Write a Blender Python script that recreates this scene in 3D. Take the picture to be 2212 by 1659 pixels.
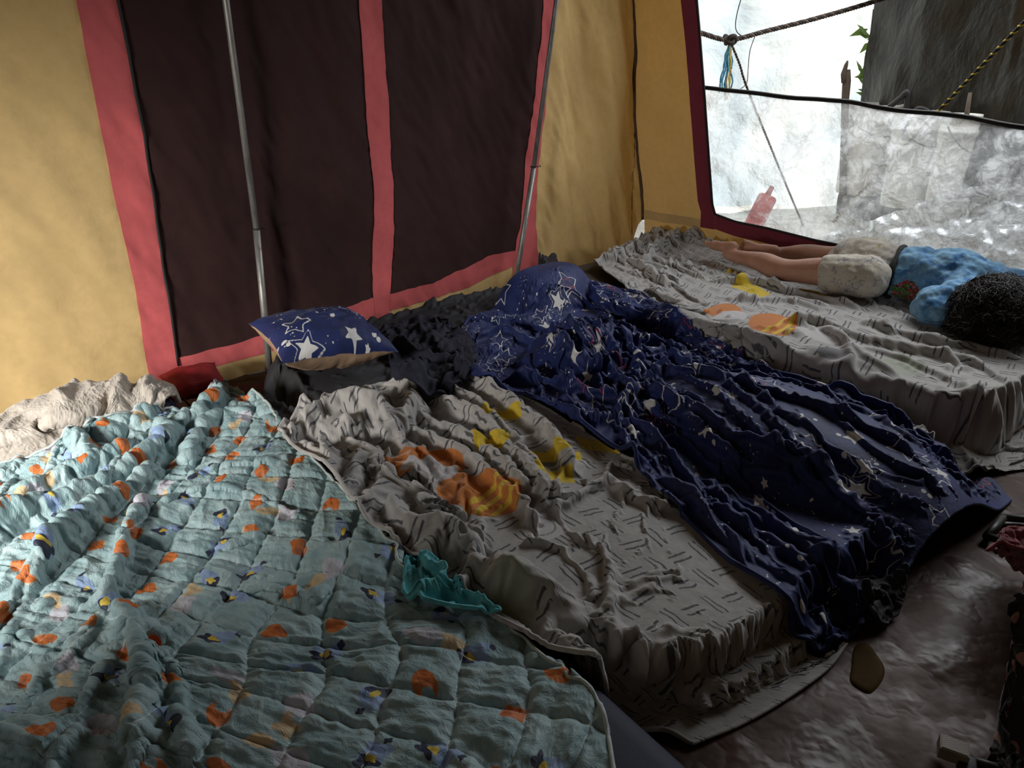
import bpy, bmesh, math, random, time
import numpy as np
from mathutils import Vector, Matrix
T0 = time.time()
random.seed(4); RNG = np.random.default_rng(11)
scene = bpy.context.scene
for o in list(bpy.data.objects): bpy.data.objects.remove(o)
COL = scene.collection

# ------------------------------------------------------------------ camera
W, H, F, PITCH, CAMH = 2212, 1659, 1530.0, math.radians(25), 1.0
cd = bpy.data.cameras.new('camera'); cd.sensor_fit = 'HORIZONTAL'; cd.sensor_width = 36
cd.lens = 36*F/W; cd.clip_start = 0.02
cam = bpy.data.objects.new('camera', cd); COL.objects.link(cam)
cam.location = (0, 0, CAMH); cam.rotation_euler = (math.pi/2-PITCH, 0, 0)
scene.camera = cam
# ------------------------------------------------------------------ tent frame (metres): s runs along the back wall, t into the room
SB = Vector((-1.11, 2.03, 0)); SC = Vector((0.68, 3.65, 0))
E1 = (SC-SB).normalized(); E2 = Vector((E1.y, -E1.x, 0))
LEN = (SC-SB).length
SL, TF, ZC = -1.25, 3.3, 2.05            # left wall, front wall, ceiling height
def tent(s, t, z): return SB + E1*s + E2*t + Vector((0, 0, z))
# ------------------------------------------------------------------ light
scene.view_settings.view_transform = 'Standard'; scene.view_settings.look = 'None'
scene.view_settings.gamma = 1; scene.view_settings.use_curve_mapping = False
scene.view_settings.exposure = -0.05
scene.cycles.use_denoising = True
scene.cycles.max_bounces = 10; scene.cycles.diffuse_bounces = 4; scene.cycles.transparent_max_bounces = 16
scene.cycles.sample_clamp_indirect = 6
wd = bpy.data.worlds.new('sky'); scene.world = wd; wd.use_nodes = True
bg = wd.node_tree.nodes['Background']; bg.inputs[0].default_value = (0.80, 0.90, 1.0, 1); bg.inputs[1].default_value = 0.35
def light(kind, name, loc, d, energy, color=(1, 1, 1), **kw):
    l = bpy.data.lights.new(name, kind); l.energy = energy; l.color = color
    for k, v in kw.items(): setattr(l, k, v)
    o = bpy.data.objects.new(name, l); COL.objects.link(o); o.location = loc
    o.rotation_euler = Vector(d).to_track_quat('-Z', 'Y').to_euler(); return o
light('SUN', 'sun', (0, 0, 8), (-0.42, -0.72, -0.62), 7.5, (1, 0.95, 0.86), angle=0.02)
# daylight entering by the opening in the left wall (out of frame) and by the big window
LW = (1.05, 0.85, 1.0, 1.15)    # opening: t centre, z centre, width, height
light('AREA', 'left_opening_daylight', tent(SL-0.04, 1.0, 0.68), E1*0.66 - E2*0.46 + Vector((0, 0, -0.38)), 10.5, (1, 0.97, 0.92), shape='RECTANGLE', size=0.30, size_y=0.26, spread=math.radians(92))
light('AREA', 'window_daylight', tent(LEN+0.55, 1.40, 1.70), -E1*0.9 + Vector((0, 0, -0.75)) - E2*0.05, 46, (0.94, 0.97, 1), shape='RECTANGLE', size=2.2, size_y=0.7)
# ------------------------------------------------------------------ helpers: pixels to places
def ray(px, py):
    u = (px-W/2)/F; v = (H/2-py)/F
    return Vector((u, math.cos(PITCH)+v*math.sin(PITCH), -math.sin(PITCH)+v*math.cos(PITCH)))
def P(px, py, z=0.0):
    d = ray(px, py); k = (z-CAMH)/d.z
    return Vector((d.x*k, d.y*k, z))
def PD(px, py, dist):                     # a place on the ray at horizontal distance dist
    d = ray(px, py); k = dist/math.hypot(d.x, d.y); return Vector((0, 0, CAMH)) + d*k
def PLANE(px, py, p0, n):
    d = ray(px, py); c = Vector((0, 0, CAMH)); return c + d*((p0-c).dot(n)/d.dot(n))
def proj(X):
    X = np.asarray(X); x, y, z = X[..., 0], X[..., 1], X[..., 2]-CAMH
    c, s = math.cos(PITCH), math.sin(PITCH); dep = y*c - z*s; up = y*s + z*c
    return W/2 + F*x/dep, H/2 - F*up/dep
# ------------------------------------------------------------------ helpers: objects
def empty(name, loc=(0, 0, 0), label=None, cat=None, group=None, kind=None):
    o = bpy.data.objects.new(name, None); COL.objects.link(o); o.location = loc; o.empty_display_size = 0.05
    return tag(o, label, cat, group, kind)
def tag(o, label=None, cat=None, group=None, kind=None):
    for k, v in (('label', label), ('category', cat), ('group', group), ('kind', kind)):
        if v: o[k] = v
    return o
def link(name, me, mat, parent=None, smooth=True):
    o = bpy.data.objects.new(name, me); COL.objects.link(o)
    if mat is not None:
        for m in (mat if isinstance(mat, (list, tuple)) else [mat]): me.materials.append(m)
    if smooth: me.polygons.foreach_set('use_smooth', np.ones(len(me.polygons), bool))
    if parent is not None:
        o.parent = parent; o.matrix_parent_inverse = Matrix.Translation(-parent.location)
    return o
def mesh(name, V, Fc):
    me = bpy.data.meshes.new(name); me.from_pydata([tuple(v) for v in V], [], [tuple(f) for f in Fc]); me.update(); return me
def grid_mesh(name, X, uv=None, attrs=None, closed_u=False):
    """X (nv,nu,3) -> quad mesh with optional uv (nv,nu,2) and float attributes"""
    nv, nu = X.shape[:2]; idx = np.arange(nv*nu).reshape(nv, nu)
    if closed_u: idx2 = np.concatenate([idx, idx[:, :1]], 1)
    else: idx2 = idx
    a, b, c, d = idx2[:-1, :-1], idx2[:-1, 1:], idx2[1:, 1:], idx2[1:, :-1]
    q = np.stack([d, c, b, a], -1).reshape(-1, 4)
    me = bpy.data.meshes.new(name); me.vertices.add(nv*nu); me.vertices.foreach_set('co', np.ascontiguousarray(X, np.float32).ravel())
    n = len(q); me.loops.add(4*n); me.loops.foreach_set('vertex_index', q.astype(np.int32).ravel())
    me.polygons.add(n); me.polygons.foreach_set('loop_start', np.arange(0, 4*n, 4, dtype=np.int32))
    me.update(calc_edges=True)
    if uv is not None:
        at = me.attributes.new('cloth_uv', 'FLOAT_VECTOR', 'POINT')
        at.data.foreach_set('vector', np.ascontiguousarray(np.concatenate([uv, np.zeros(uv.shape[:2]+(1,))], -1), np.float32).ravel())
    for k, v in (attrs or {}).items():
        at = me.attributes.new(k, 'FLOAT', 'POINT'); at.data.foreach_set('value', np.ascontiguousarray(v, np.float32).ravel())
    me.validate(); return me
def tube(pts, r, sides=8, caps=True, closed=False):
    """tube along points; r scalar or list; returns V, F"""
    pts = [Vector(p) for p in pts]; n = len(pts); V = []; Fc = []
    rr = r if hasattr(r, '__len__') else [r]*n
    up = Vector((0, 0, 1)); t0 = (pts[1]-pts[0]).normalized()
    if abs(t0.dot(up)) > .95: up = Vector((1, 0, 0))
    nrm = (up - t0*up.dot(t0)).normalized()
    for i in range(n):
        if closed: t = (pts[(i+1) % n]-pts[i-1]).normalized()
        else: t = (pts[min(i+1, n-1)]-pts[max(i-1, 0)]).normalized()
        nrm = (nrm - t*nrm.dot(t)).normalized(); b = t.cross(nrm)
        for k in range(sides):
            a = 2*math.pi*k/sides; V.append(pts[i] + (nrm*math.cos(a)+b*math.sin(a))*rr[i])
    m = n if closed else n-1
    for i in range(m):
        for k in range(sides):
            j = (i+1) % n; Fc.append((i*sides+k, i*sides+(k+1) % sides, j*sides+(k+1) % sides, j*sides+k))
    if caps and not closed:
        Fc.append(tuple(range(sides))[::-1]); Fc.append(tuple((n-1)*sides+k for k in range(sides)))
    return V, Fc
def join(*vf):
    V, Fc = [], []
    for v, f in vf:
        o = len(V); V += [Vector(x) for x in v]; Fc += [tuple(i+o for i in g) for g in f]
    return V, Fc
def box(c, size, rot=None, bev=0.0):
    bm = bmesh.new(); bmesh.ops.create_cube(bm, size=1); bmesh.ops.scale(bm, vec=size, verts=bm.verts)
    if bev: bmesh.ops.bevel(bm, geom=bm.edges[:], offset=bev, segments=3, affect='EDGES', profile=.5)
    M = Matrix.Translation(Vector(c)) @ (rot.to_4x4() if rot else Matrix.Identity(4))
    bmesh.ops.transform(bm, matrix=M, verts=bm.verts)
    V = [v.co.copy() for v in bm.verts]; bm.verts.index_update(); Fc = [tuple(v.index for v in f.verts) for f in bm.faces]; bm.free(); return V, Fc
def spline(pts, n):
    """Catmull-Rom through pts, n samples by arc length"""
    p = np.array([list(q) for q in pts], float)
    if len(p) == 2: return p[0] + (p[1]-p[0])*np.linspace(0, 1, n)[:, None]
    q = np.vstack([2*p[0]-p[1], p, 2*p[-1]-p[-2]]); out = []
    for i in range(len(p)-1):
        t = np.linspace(0, 1, 24, endpoint=False)[:, None]; a, b, c, d = q[i:i+4]
        out.append(.5*(2*b + (c-a)*t + (2*a-5*b+4*c-d)*t**2 + (3*b-a-3*c+d)*t**3))
    o = np.vstack(out+[p[-1:]]); l = np.r_[0, np.cumsum(np.linalg.norm(np.diff(o, axis=0), axis=1))]
    s = np.linspace(0, l[-1], n); return np.stack([np.interp(s, l, o[:, k]) for k in range(p.shape[1])], -1)
def vnoise(x, y, scale, seed=0):
    """smooth value noise in [-1,1] on arrays"""
    r = np.random.default_rng(seed).uniform(-1, 1, (128, 128)); x = x/scale; y = y/scale
    i = np.floor(x).astype(int); j = np.floor(y).astype(int); fx = x-i; fy = y-j
    fx = fx*fx*fx*(fx*(fx*6-15)+10); fy = fy*fy*fy*(fy*(fy*6-15)+10)
    g = lambda a, b: r[a % 128, b % 128]
    return (g(i, j)*(1-fx)+g(i+1, j)*fx)*(1-fy) + (g(i, j+1)*(1-fx)+g(i+1, j+1)*fx)*fy
def fnoise(x, y, scale, seed=0, oct=3):
    return sum(vnoise(x, y, scale/2**k, seed+k)*.5**k for k in range(oct))
# ------------------------------------------------------------------ helpers: materials
class NT:
    def __init__(s, name):
        s.m = bpy.data.materials.new(name); s.m.use_nodes = True; s.t = s.m.node_tree
        s.bsdf = s.t.nodes['Principled BSDF']; s.out = s.t.nodes['Material Output']
    def put(s, sock, v):
        if v is None: return
        if isinstance(v, bpy.types.NodeSocket): s.t.links.new(v, sock)
        elif isinstance(v, (tuple, list)) and sock.type == 'RGBA' and len(v) == 3: sock.default_value = (*v, 1)
        else: sock.default_value = v
    def node(s, typ, ins=None, **props):
        n = s.t.nodes.new('ShaderNode'+typ)
        for k, v in props.items(): setattr(n, k, v)
        for k, v in (ins or {}).items(): s.put(n.inputs[k], v)
        return n
    def math(s, op, a, b=None, c=None, clamp=False):
        n = s.node('Math', operation=op, use_clamp=clamp)
        for i, v in enumerate((a, b, c)): s.put(n.inputs[i], v)
        return n.outputs[0]
    def mix(s, fac, a, b, blend='MIX'):
        n = s.node('Mix', data_type='RGBA', blend_type=blend); s.put(n.inputs[0], fac); s.put(n.inputs[6], a); s.put(n.inputs[7], b); return n.outputs[2]
    def obj(s): return s.node('TexCoord').outputs['Object']
    def attrv(s, name): return s.node('Attribute', attribute_name=name).outputs['Vector']
    def attr(s, name): return s.node('Attribute', attribute_name=name).outputs['Fac']
    def mapping(s, v, scale=(1, 1, 1), rot=(0, 0, 0), loc=(0, 0, 0)):
        return s.node('Mapping', {0: v, 1: loc, 2: rot, 3: scale}).outputs[0]
    def noise(s, vec, scale, detail=4, rough=.55, dist=0):
        return s.node('TexNoise', {'Vector': vec, 'Scale': scale, 'Detail': detail, 'Roughness': rough, 'Distortion': dist}).outputs['Fac']
    def ramp(s, f, lo, hi, a=0.0, b=1.0):
        n = s.node('MapRange', interpolation_type='SMOOTHSTEP'); s.put(n.inputs[0], f)
        for i, v in enumerate((lo, hi, a, b)): n.inputs[i+1].default_value = v
        return n.outputs[0]
    def bump(s, h, strength=.3, dist=.002, nrm=None):
        return s.node('Bump', {'Height': h, 'Strength': strength, 'Distance': dist, 'Normal': nrm}).outputs[0]
    def P(s, **kw):
        for k, v in kw.items(): s.put(s.bsdf.inputs[k.replace('_', ' ')], v)
        return s.bsdf.outputs[0]
    def finish(s, sh): s.t.links.new(sh, s.out.inputs[0]); return s.m
    def mixsh(s, f, a, b):
        n = s.node('MixShader'); s.put(n.inputs[0], f); s.t.links.new(a, n.inputs[1]); s.t.links.new(b, n.inputs[2]); return n.outputs[0]
    def xyz(s, v):
        n = s.node('SeparateXYZ', {0: v}); return n.outputs[0], n.outputs[1], n.outputs[2]
def simple(name, col, rough=.8, metal=0.0, var=.12, scale=30, bump=.15, sheen=0.0, spec=.5, bdist=.002):
    n = NT(name); o = n.obj(); f = n.noise(o, scale, 5)
    c = n.mix(n.ramp(f, .3, .7), tuple(x*(1-var) for x in col), tuple(min(1, x*(1+var)) for x in col))
    n.P(Base_Color=c, Roughness=rough, Metallic=metal, Sheen_Weight=sheen, Specular_IOR_Level=spec, Normal=n.bump(n.noise(o, scale*6, 3), bump, bdist))
    return n.m
# ------------------------------------------------------------------ materials of the tent
def canvas(name, col, transl=.2, var=.1, weave=1500, tcol=None, spec=.2):
    n = NT(name); o = n.obj()
    f = n.ramp(n.noise(o, 3.0, 5), .3, .7); g = n.ramp(n.noise(o, 40, 4), .35, .7)
    c = n.mix(f, tuple(x*(1-var) for x in col), tuple(min(1, x*(1+var)) for x in col))
    c = n.mix(n.math('MULTIPLY', g, .25), c, tuple(x*.72 for x in col))
    w1 = n.noise(n.mapping(o, (weave/4, weave/4, weave)), 1.0, 1)
    nb = n.bump(n.noise(o, 9, 4, dist=.4), .35, .012); nb = n.bump(w1, .25, .0006, nb)
    p = n.P(Base_Color=c, Roughness=.9, Specular_IOR_Level=spec, Normal=nb)
    if transl:
        t = n.node('BsdfTranslucent', {'Color': tcol or col, 'Normal': nb}).outputs[0]; p = n.mixsh(transl, p, t)
    return n.finish(p)
M_TAN = canvas('tan_canvas', (.60, .43, .20), .09, tcol=(.75, .36, .06))
M_RED = canvas('faded_red_trim', (.56, .115, .12), .06)
M_MAR = canvas('dark_maroon_panel', (.038, .017, .016), .02, var=.2)
M_WINE = canvas('dark_wine_trim', (.17, .03, .045), .06)
M_BLK = simple('black_binding', (.012, .011, .011), .75)
M_CEIL = canvas('brown_canvas_roof', (.10, .072, .045), 0)

# the big sheets of the walls hang slack: the same relief drives every panel of a wall so that seams meet
def back_relief(s, z):
    d = .022*np.sin(s*2.6+.6)*np.clip(z/.6, 0, 1)
    d += .010*fnoise(s*1.6+z*.5, z*.7, .22, 3) + .0035*fnoise(s*2.2+z*1.4, z*.5-s*.3, .06, 8)
    sag = np.clip((s-.35)/.3, 0, 1)*np.clip((1.62-s)/.25, 0, 1)
    d += -.03*sag*np.sin(np.clip(z/1.6, 0, 1)*math.pi)                                            # slack middle panel bellies outward
    tanr = np.clip((s-1.70)/.1, 0, 1)                                                              # long vertical folds of the corner canvas
    d += tanr*(.020*np.sin((s-1.7)*17+z*1.3)*np.clip(z/.5, .15, 1) + .006*np.sin((s+.35*z)*46))
    low = np.clip((.75-z)/.6, 0, 1)*np.clip((.05-s)/.2, 0, 1)
    d += low*.0022*np.sin((s+z*.32)*38)                                                             # short pulls above the fleece
    return d
def b_sz(px, py):
    p = PLANE(px, py, SB, E2) - SB; return p.dot(E1), p.z
def edge(pix):
    q = sorted([b_sz(*p) for p in pix], key=lambda a: a[1]); s = np.array([a[0] for a in q]); z = np.array([a[1] for a in q])
    def f(zz):
        zz = np.asarray(zz, float); r = np.interp(zz, z, s)
        k = (s[-1]-s[-2])/(z[-1]-z[-2]); r = np.where(zz > z[-1], s[-1]+(zz-z[-1])*k*.6, r)
        k0 = (s[1]-s[0])/(z[1]-z[0]); return np.where(zz < z[0], s[0]+(zz-z[0])*k0*.5, r)
    return f
ed_a = edge([(165, 0), (205, 210), (250, 420), (290, 600), (322, 790)])
ed_b = edge([(243, 0), (282, 200), (320, 400), (348, 590), (378, 778)])
ed_c = edge([(785, 0), (800, 220), (815, 430), (812, 640)])
ed_d = edge([(828, 0), (846, 250), (854, 400), (851, 560), (840, 640)])
ed_e = edge([(1186, 0), (1170, 140), (1150, 330), (1135, 470), (1122, 520)])
ed_f = edge([(1204, 0), (1190, 140), (1172, 300), (1163, 400), (1160, 545)])
ed_g = edge([(1372, 0), (1378, 240), (1386, 470)])
sA, zA = b_sz(380, 778); sB, zB = b_sz(545, 738); sC2, zC2 = b_sz(845, 640); sD, zD = b_sz(1000, 600); sE, zE = b_sz(1110, 548)
hem_z = lambda s: np.interp(s, [sA, sB, sC2, sD, sE], [zA, zB, zC2, zD, zE])
def wall_piece(name, lf, rf, z0, z1, mat, parent, nu=30, nv=90, off=0.0, z0f=None, z1f=None):
    u = np.linspace(0, 1, nu)[None, :]; v = np.linspace(0, 1, nv)[:, None]
    Z = z0 + (z1-z0)*v + 0*u; S = lf(Z) + (rf(Z)-lf(Z))*u
    if z0f is not None or z1f is not None:
        lo = z0f(S) if z0f is not None else z0; hi = z1f(S) if z1f is not None else z1
        Z = lo + (hi-lo)*v + 0*u; S = lf(Z) + (rf(Z)-lf(Z))*u
    D = back_relief(S, Z) + off
    X = np.array(SB)[None, None] + S[..., None]*np.array(E1) + D[..., None]*np.array(E2); X[..., 2] = Z
    return link(name, grid_mesh(name, X), mat, parent)
wider = lambda f, d: (lambda z: f(z)+d)
const = lambda c: (lambda z: np.full_like(np.asarray(z, float), c))
wb = empty('wall_back', tent(0, 0, 0), 'tent wall of tan canvas with dark maroon panels and red strips', kind='structure')
CORNER_TOP = ed_g
wall_piece('canvas_panel', const(SL), ed_a, 0, ZC, M_TAN, wb, 60, 110)
wall_piece('trim_strip', wider(ed_a, -.006), wider(ed_b, .006), .0, ZC, M_RED, wb, 12, 110, .004)
wall_piece('dark_panel', ed_b, ed_c, 0, ZC, M_MAR, wb, 70, 120, 0, z0f=hem_z)
wall_piece('trim_strip', wider(ed_c, -.006), wider(ed_d, .006), .0, ZC, M_RED, wb, 8, 110, .004)
wall_piece('dark_panel', ed_d, ed_e, 0, ZC, M_MAR, wb, 70, 120, 0, z0f=hem_z)
wall_piece('trim_strip', wider(ed_e, -.006), wider(ed_f, .006), 0, ZC, M_RED, wb, 8, 110, .003)
wall_piece('hem_strip', ed_b, ed_e, 0, 1, M_RED, wb, 120, 6, .003, z0f=lambda s: hem_z(s)-.055, z1f=lambda s: hem_z(s)+.008)
wall_piece('skirt', ed_b, ed_e, 0, 1, M_TAN, wb, 120, 6, 0, z0f=lambda s: 0*s, z1f=lambda s: hem_z(s)-.05)
# corner canvas, with the small gap at its foot where daylight shows
zgap = .0
wall_piece('canvas_panel', ed_f, lambda z: ed_g(z)-.0, 0.0, ZC, M_TAN, wb, 90, 130, 0,
           z0f=lambda s: np.where(s > LEN-.10, .10+.135*np.clip((s-(LEN-.10))/.10, 0, 1), 0.0))
# seam tape beside the maroon door panel: thin dark binding along its left edge
zz = np.linspace(.1, ZC, 60); Sx = ed_b(zz)+.006
V, Fc = tube([tent(a, float(back_relief(np.array(a), np.array(b)))+.006, b) for a, b in zip(Sx, zz)], .004, 6)
link('binding', mesh('binding', V, Fc), M_BLK, wb)

# ------------------------------------------------------------------ window wall: its plane holds the corner seam and runs along the beds
C0 = PLANE(1386, 485, SB, E2); C1 = PLANE(1372, 0, SB, E2); R0 = P(2212, 602, .26)
NW = (R0-C0).cross(C1-C0).normalized()
if NW.dot(Vector((-1, -1, 0))) < 0: NW = -NW          # NW points into the room
UW = (R0-C0); UW.z = 0; UW.normalize(); VW = NW.cross(UW)
if VW.z < 0: VW = -VW
def w_ab(px, py):
    p = PLANE(px, py, C0, NW)-C0; return p.dot(UW), p.dot(VW)
def w_pt(a, b, off=0.0): return C0 + UW*a + VW*b + NW*off
ZB = -C0.z/VW.z                                       # b of the floor
BT = (ZC-C0.z)/VW.z
wr = empty('wall_right', (C0.x, C0.y, 0), 'tan canvas end wall with a wine red trimmed window', kind='structure')
win_l = [w_ab(1503, -40), w_ab(1512, 60), w_ab(1522, 190), w_ab(1532, 330), w_ab(1540, 440), w_ab(1546, 462)]
win_b = [w_ab(1546, 462), w_ab(1590, 478), w_ab(1660, 492), w_ab(1760, 517), w_ab(1900, 545), w_ab(2050, 563), w_ab(2212, 590)]
sill = [w_ab(1522, 190), w_ab(1600, 198), w_ab(1700, 210), w_ab(1830, 222), w_ab(1960, 240), w_ab(2090, 256), w_ab(2212, 272)]
def ip(poly, ax):
    q = sorted(poly, key=lambda a: a[ax]); x = np.array([a[ax] for a in q]); y = np.array([a[1-ax] for a in q])
    def f(t):
        t = np.asarray(t, float); r = np.interp(t, x, y); k = (y[-1]-y[-2])/(x[-1]-x[-2]); return np.where(t > x[-1], y[-1]+(t-x[-1])*k*.4, r)
    return f
fl, fb, fs = ip(win_l, 1), ip(win_b, 0), ip(sill, 0)
AR = 2.55                                             # window right edge, out of frame
WTOP = 1.45; TR = .075                                # window head and trim width
def wpanel(name, A, B, mat, parent, off=0.0, amp=.006):
    D = off + amp*fnoise(A*1.2, B*.6, .15, 21) + amp*.8*np.sin(A*9+B*1.7)*np.clip((.3-A)/.3, 0, 1)
    X = np.array(C0) + A[..., None]*np.array(UW) + B[..., None]*np.array(VW) + D[..., None]*np.array(NW)
    return link(name, grid_mesh(name, X), mat, parent)
def lerp2(a, b, n): return a[:, None] + (b-a)[:, None]*np.linspace(0, 1, n)[None]
b = np.linspace(.035, BT, 70)
# back-wall seam in this plane, so that both walls share the corner
def seam_a(bv):
    out = []
    for q in bv:
        z = (C0 + VW*float(q)).z; s = float(ed_g(z)); d = float(back_relief(np.array(s), np.array(z)))
        out.append((tent(s, d, z)-C0).dot(UW))
    return np.array(out)
wpanel('canvas_panel', lerp2(seam_a(b), fl(b)-TR, 24), lerp2(b, b, 24), M_TAN, wr)
b2 = np.linspace(float(fb(np.array(win_b[0][0])))-TR, WTOP+TR, 60)
wpanel('trim_strip', lerp2(fl(b2)-TR, fl(b2), 6), lerp2(b2, b2, 6), M_WINE, wr, .004, .004)
a = np.linspace(win_b[0][0]-.0, AR, 90)
wpanel('trim_strip', lerp2(a, a, 6), lerp2(fb(a)-TR*.95, fb(a), 6), M_WINE, wr, .004, .004)
a2 = np.linspace(float(fl(np.array(b2[0])))-TR, 3.4, 100)
wpanel('canvas_panel', lerp2(a2, a2, 16), lerp2(np.full_like(a2, ZB), np.minimum(fb(np.maximum(a2, win_b[0][0]))-TR*.9, .4), 16), M_TAN, wr)
a3 = np.linspace(float(fl(np.array(WTOP)))-TR, 3.4, 60)
wpanel('canvas_panel', lerp2(a3, a3, 12), lerp2(np.full_like(a3, WTOP+TR), np.full_like(a3, BT), 12), M_TAN, wr)
wpanel('trim_strip', lerp2(a3, a3, 5), lerp2(np.full_like(a3, WTOP), np.full_like(a3, WTOP+TR), 5), M_WINE, wr, .004, .004)
b4 = np.linspace(0, WTOP, 40)
wpanel('canvas_panel', lerp2(np.full_like(b4, AR), np.full_like(b4, 3.4), 12), lerp2(b4, b4, 12), M_TAN, wr)
b5 = np.linspace(ZB, .08, 12); 
wpanel('canvas_panel', lerp2(np.zeros_like(b5)+.02+0*seam_a(b5), np.full_like(b5, float(a2[0])), 8), lerp2(b5, np.where(b5 > .05, b5, b5), 8), M_TAN, wr)
sm = [tent(float(ed_g(q)), float(back_relief(np.array(float(ed_g(q))), np.array(q)))+.004, q) for q in np.linspace(.235, ZC-.01, 50)]
link('corner_seam', mesh('corner_seam', *tube(sm, .009, 8)), simple('brown_seam', (.10, .06, .03), .9), wr)
# clear plastic hung over the lower half of the window, black binding on its top edge
def plastic_mat(name, haze=.14, scale=9.0, tint=(.93, .95, .97), mark=.32):
    n = NT(name); o = n.obj()
    f1 = n.noise(o, scale, 8, .66, .5); f2 = n.noise(o, scale*2.2, 5, .6, .5); f3 = n.noise(o, 2.2, 3)
    h = n.math('ADD', f1, n.math('MULTIPLY', f2, .5))
    m = n.ramp(n.math('MULTIPLY', n.math('ABSOLUTE', n.math('SUBTRACT', f2, .5)), 3.0), .02, .22, 1, 0)   # thin water marks
    haz = n.math('ADD', n.math('MULTIPLY', n.ramp(f1, .42, .62), .34), n.math('MULTIPLY', n.ramp(f3, .35, .7), .26))
    haz = n.math('ADD', haz, haze, clamp=True)
    nb = n.bump(h, .7, .010)
    tr = n.node('BsdfTransparent', {'Color': tint}).outputs[0]
    tl = n.node('BsdfTranslucent', {'Color': (.92, .93, .93), 'Normal': nb}).outputs[0]
    df = n.node('BsdfDiffuse', {'Color': (.62, .64, .66), 'Normal': nb}).outputs[0]
    gl = n.node('BsdfGlossy', {'Color': (.9, .92, .95), 'Roughness': .18, 'Normal': nb}).outputs[0]
    scat = n.mixsh(n.math('MULTIPLY', m, mark), n.mixsh(.22, tl, df), n.node('BsdfDiffuse', {'Color': (.16, .17, .17)}).outputs[0])
    fr = n.node('Fresnel', {'IOR': 1.45, 'Normal': nb}).outputs[0]
    s = n.mixsh(haz, tr, scat); return n.finish(n.mixsh(n.math('MULTIPLY', fr, .7), s, gl))
M_PLA = plastic_mat('clear_plastic_sheet')
w1 = empty('window_1', w_pt(.2, 0), 'open tent window with clear plastic hung across its lower half', kind='structure')
aa = np.linspace(float(win_l[2][0])-.01, AR, 160)
A = lerp2(aa, aa, 60); B = lerp2(fs(aa), fb(np.maximum(aa, win_b[0][0]))-.02, 60)
A = A + np.linspace(0, 1, 60)[None]*np.clip(.06-(A-aa[0]), 0, .06)*.9
D = -.012 + .012*fnoise(A, B, .22, 31, 4) + .010*np.sin(A*13-B*21)*np.clip((A-.5)/.6, 0, 1)
X = np.array(C0) + A[..., None]*np.array(UW) + B[..., None]*np.array(VW) + D[..., None]*np.array(NW)
link('plastic_sheet', grid_mesh('plastic_sheet', X), M_PLA, w1)
link('binding', mesh('binding', *tube([Vector(p) for p in X[:, 0][::3]], .0085, 6)), M_BLK, w1)
bb = np.linspace(float(win_b[0][1]), WTOP, 60)
link('frame_edge', mesh('frame_edge', *tube([w_pt(float(fl(q)), q, .004) for q in bb], .0055, 6)), M_BLK, w1)
link('frame_edge', mesh('frame_edge', *tube([w_pt(float(q), float(fb(q)), .004) for q in a], .0055, 6)), M_BLK, w1)

# ------------------------------------------------------------------ floor sheet, hidden walls and roof
def floor_mat():
    n = NT('brown_groundsheet'); o = n.obj()
    f = n.ramp(n.noise(o, 5, 6, .6), .3, .7); d = n.ramp(n.noise(o, 55, 3), .68, .74)
    c = n.mix(f, (.046, .024, .016), (.078, .042, .029)); c = n.mix(n.math('MULTIPLY', d, .5), c, (.02, .013, .01))
    h = n.math('ABSOLUTE', n.math('SUBTRACT', n.noise(o, 9, 3, .5), .5)); nb = n.bump(h, .5, .025); nb = n.bump(n.math('ABSOLUTE', n.math('SUBTRACT', n.noise(o, 24, 2, .5), .5)), .3, .008, nb)
    n.P(Base_Color=c, Roughness=n.ramp(n.noise(o, 9, 3), .35, .65, .32, .6), Specular_IOR_Level=.2, Normal=nb); return n.m
M_FLOOR = floor_mat()
def floor_z(x, y): return .004*fnoise(x, y, .12, 5) + .006*np.clip(np.sin(x*23 - y*9 + 2*fnoise(x, y, .3, 6)), .6, 1) - .007
nx, ny = 260, 260; gx, gy = np.meshgrid(np.linspace(SL-.05, LEN+.9, nx), np.linspace(-.08, TF, ny))
X = np.array(SB) + gx[..., None]*np.array(E1) + gy[..., None]*np.array(E2)
X[..., 2] = floor_z(X[..., 0], X[..., 1])
tag(link('floor', grid_mesh('floor', X[::-1]), M_FLOOR), 'dark brown plastic groundsheet with wrinkles', kind='structure')
def flat(name, pts, mat, label=None):
    o = link(name, mesh(name, pts, [tuple(range(len(pts)))]), mat, smooth=False); return tag(o, label, kind='structure')
# left wall with its opening, made of four pieces
def wl_quad(t0, t1, z0, z1): return [tent(SL, t0, z0), tent(SL, t1, z0), tent(SL, t1, z1), tent(SL, t0, z1)]
to, zo, ww, hh = LW; q = [wl_quad(0, to-ww/2, 0, ZC), wl_quad(to+ww/2, TF, 0, ZC), wl_quad(to-ww/2, to+ww/2, 0, zo-hh/2), wl_quad(to-ww/2, to+ww/2, zo+hh/2, ZC)]
tag(link('wall_left', mesh('wall_left', sum(q, []), [tuple(range(4*i, 4*i+4)) for i in range(4)]), M_TAN, smooth=False), 'tan canvas end wall with an open window', kind='structure')
SR = LEN + .9
flat('wall_front', [tent(SL, TF, 0), tent(SR, TF, 0), tent(SR, TF, ZC), tent(SL, TF, ZC)], M_CEIL, 'brown canvas wall of the tent behind the camera')
flat('ceiling', [tent(SL-.1, -.1, ZC), tent(SL-.1, TF+.1, ZC), tent(LEN+.15, TF+.1, ZC), tent(LEN+.15, -.1, ZC)], M_CEIL, 'brown canvas roof of the tent')
print('structure', round(time.time()-T0, 1))
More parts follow.
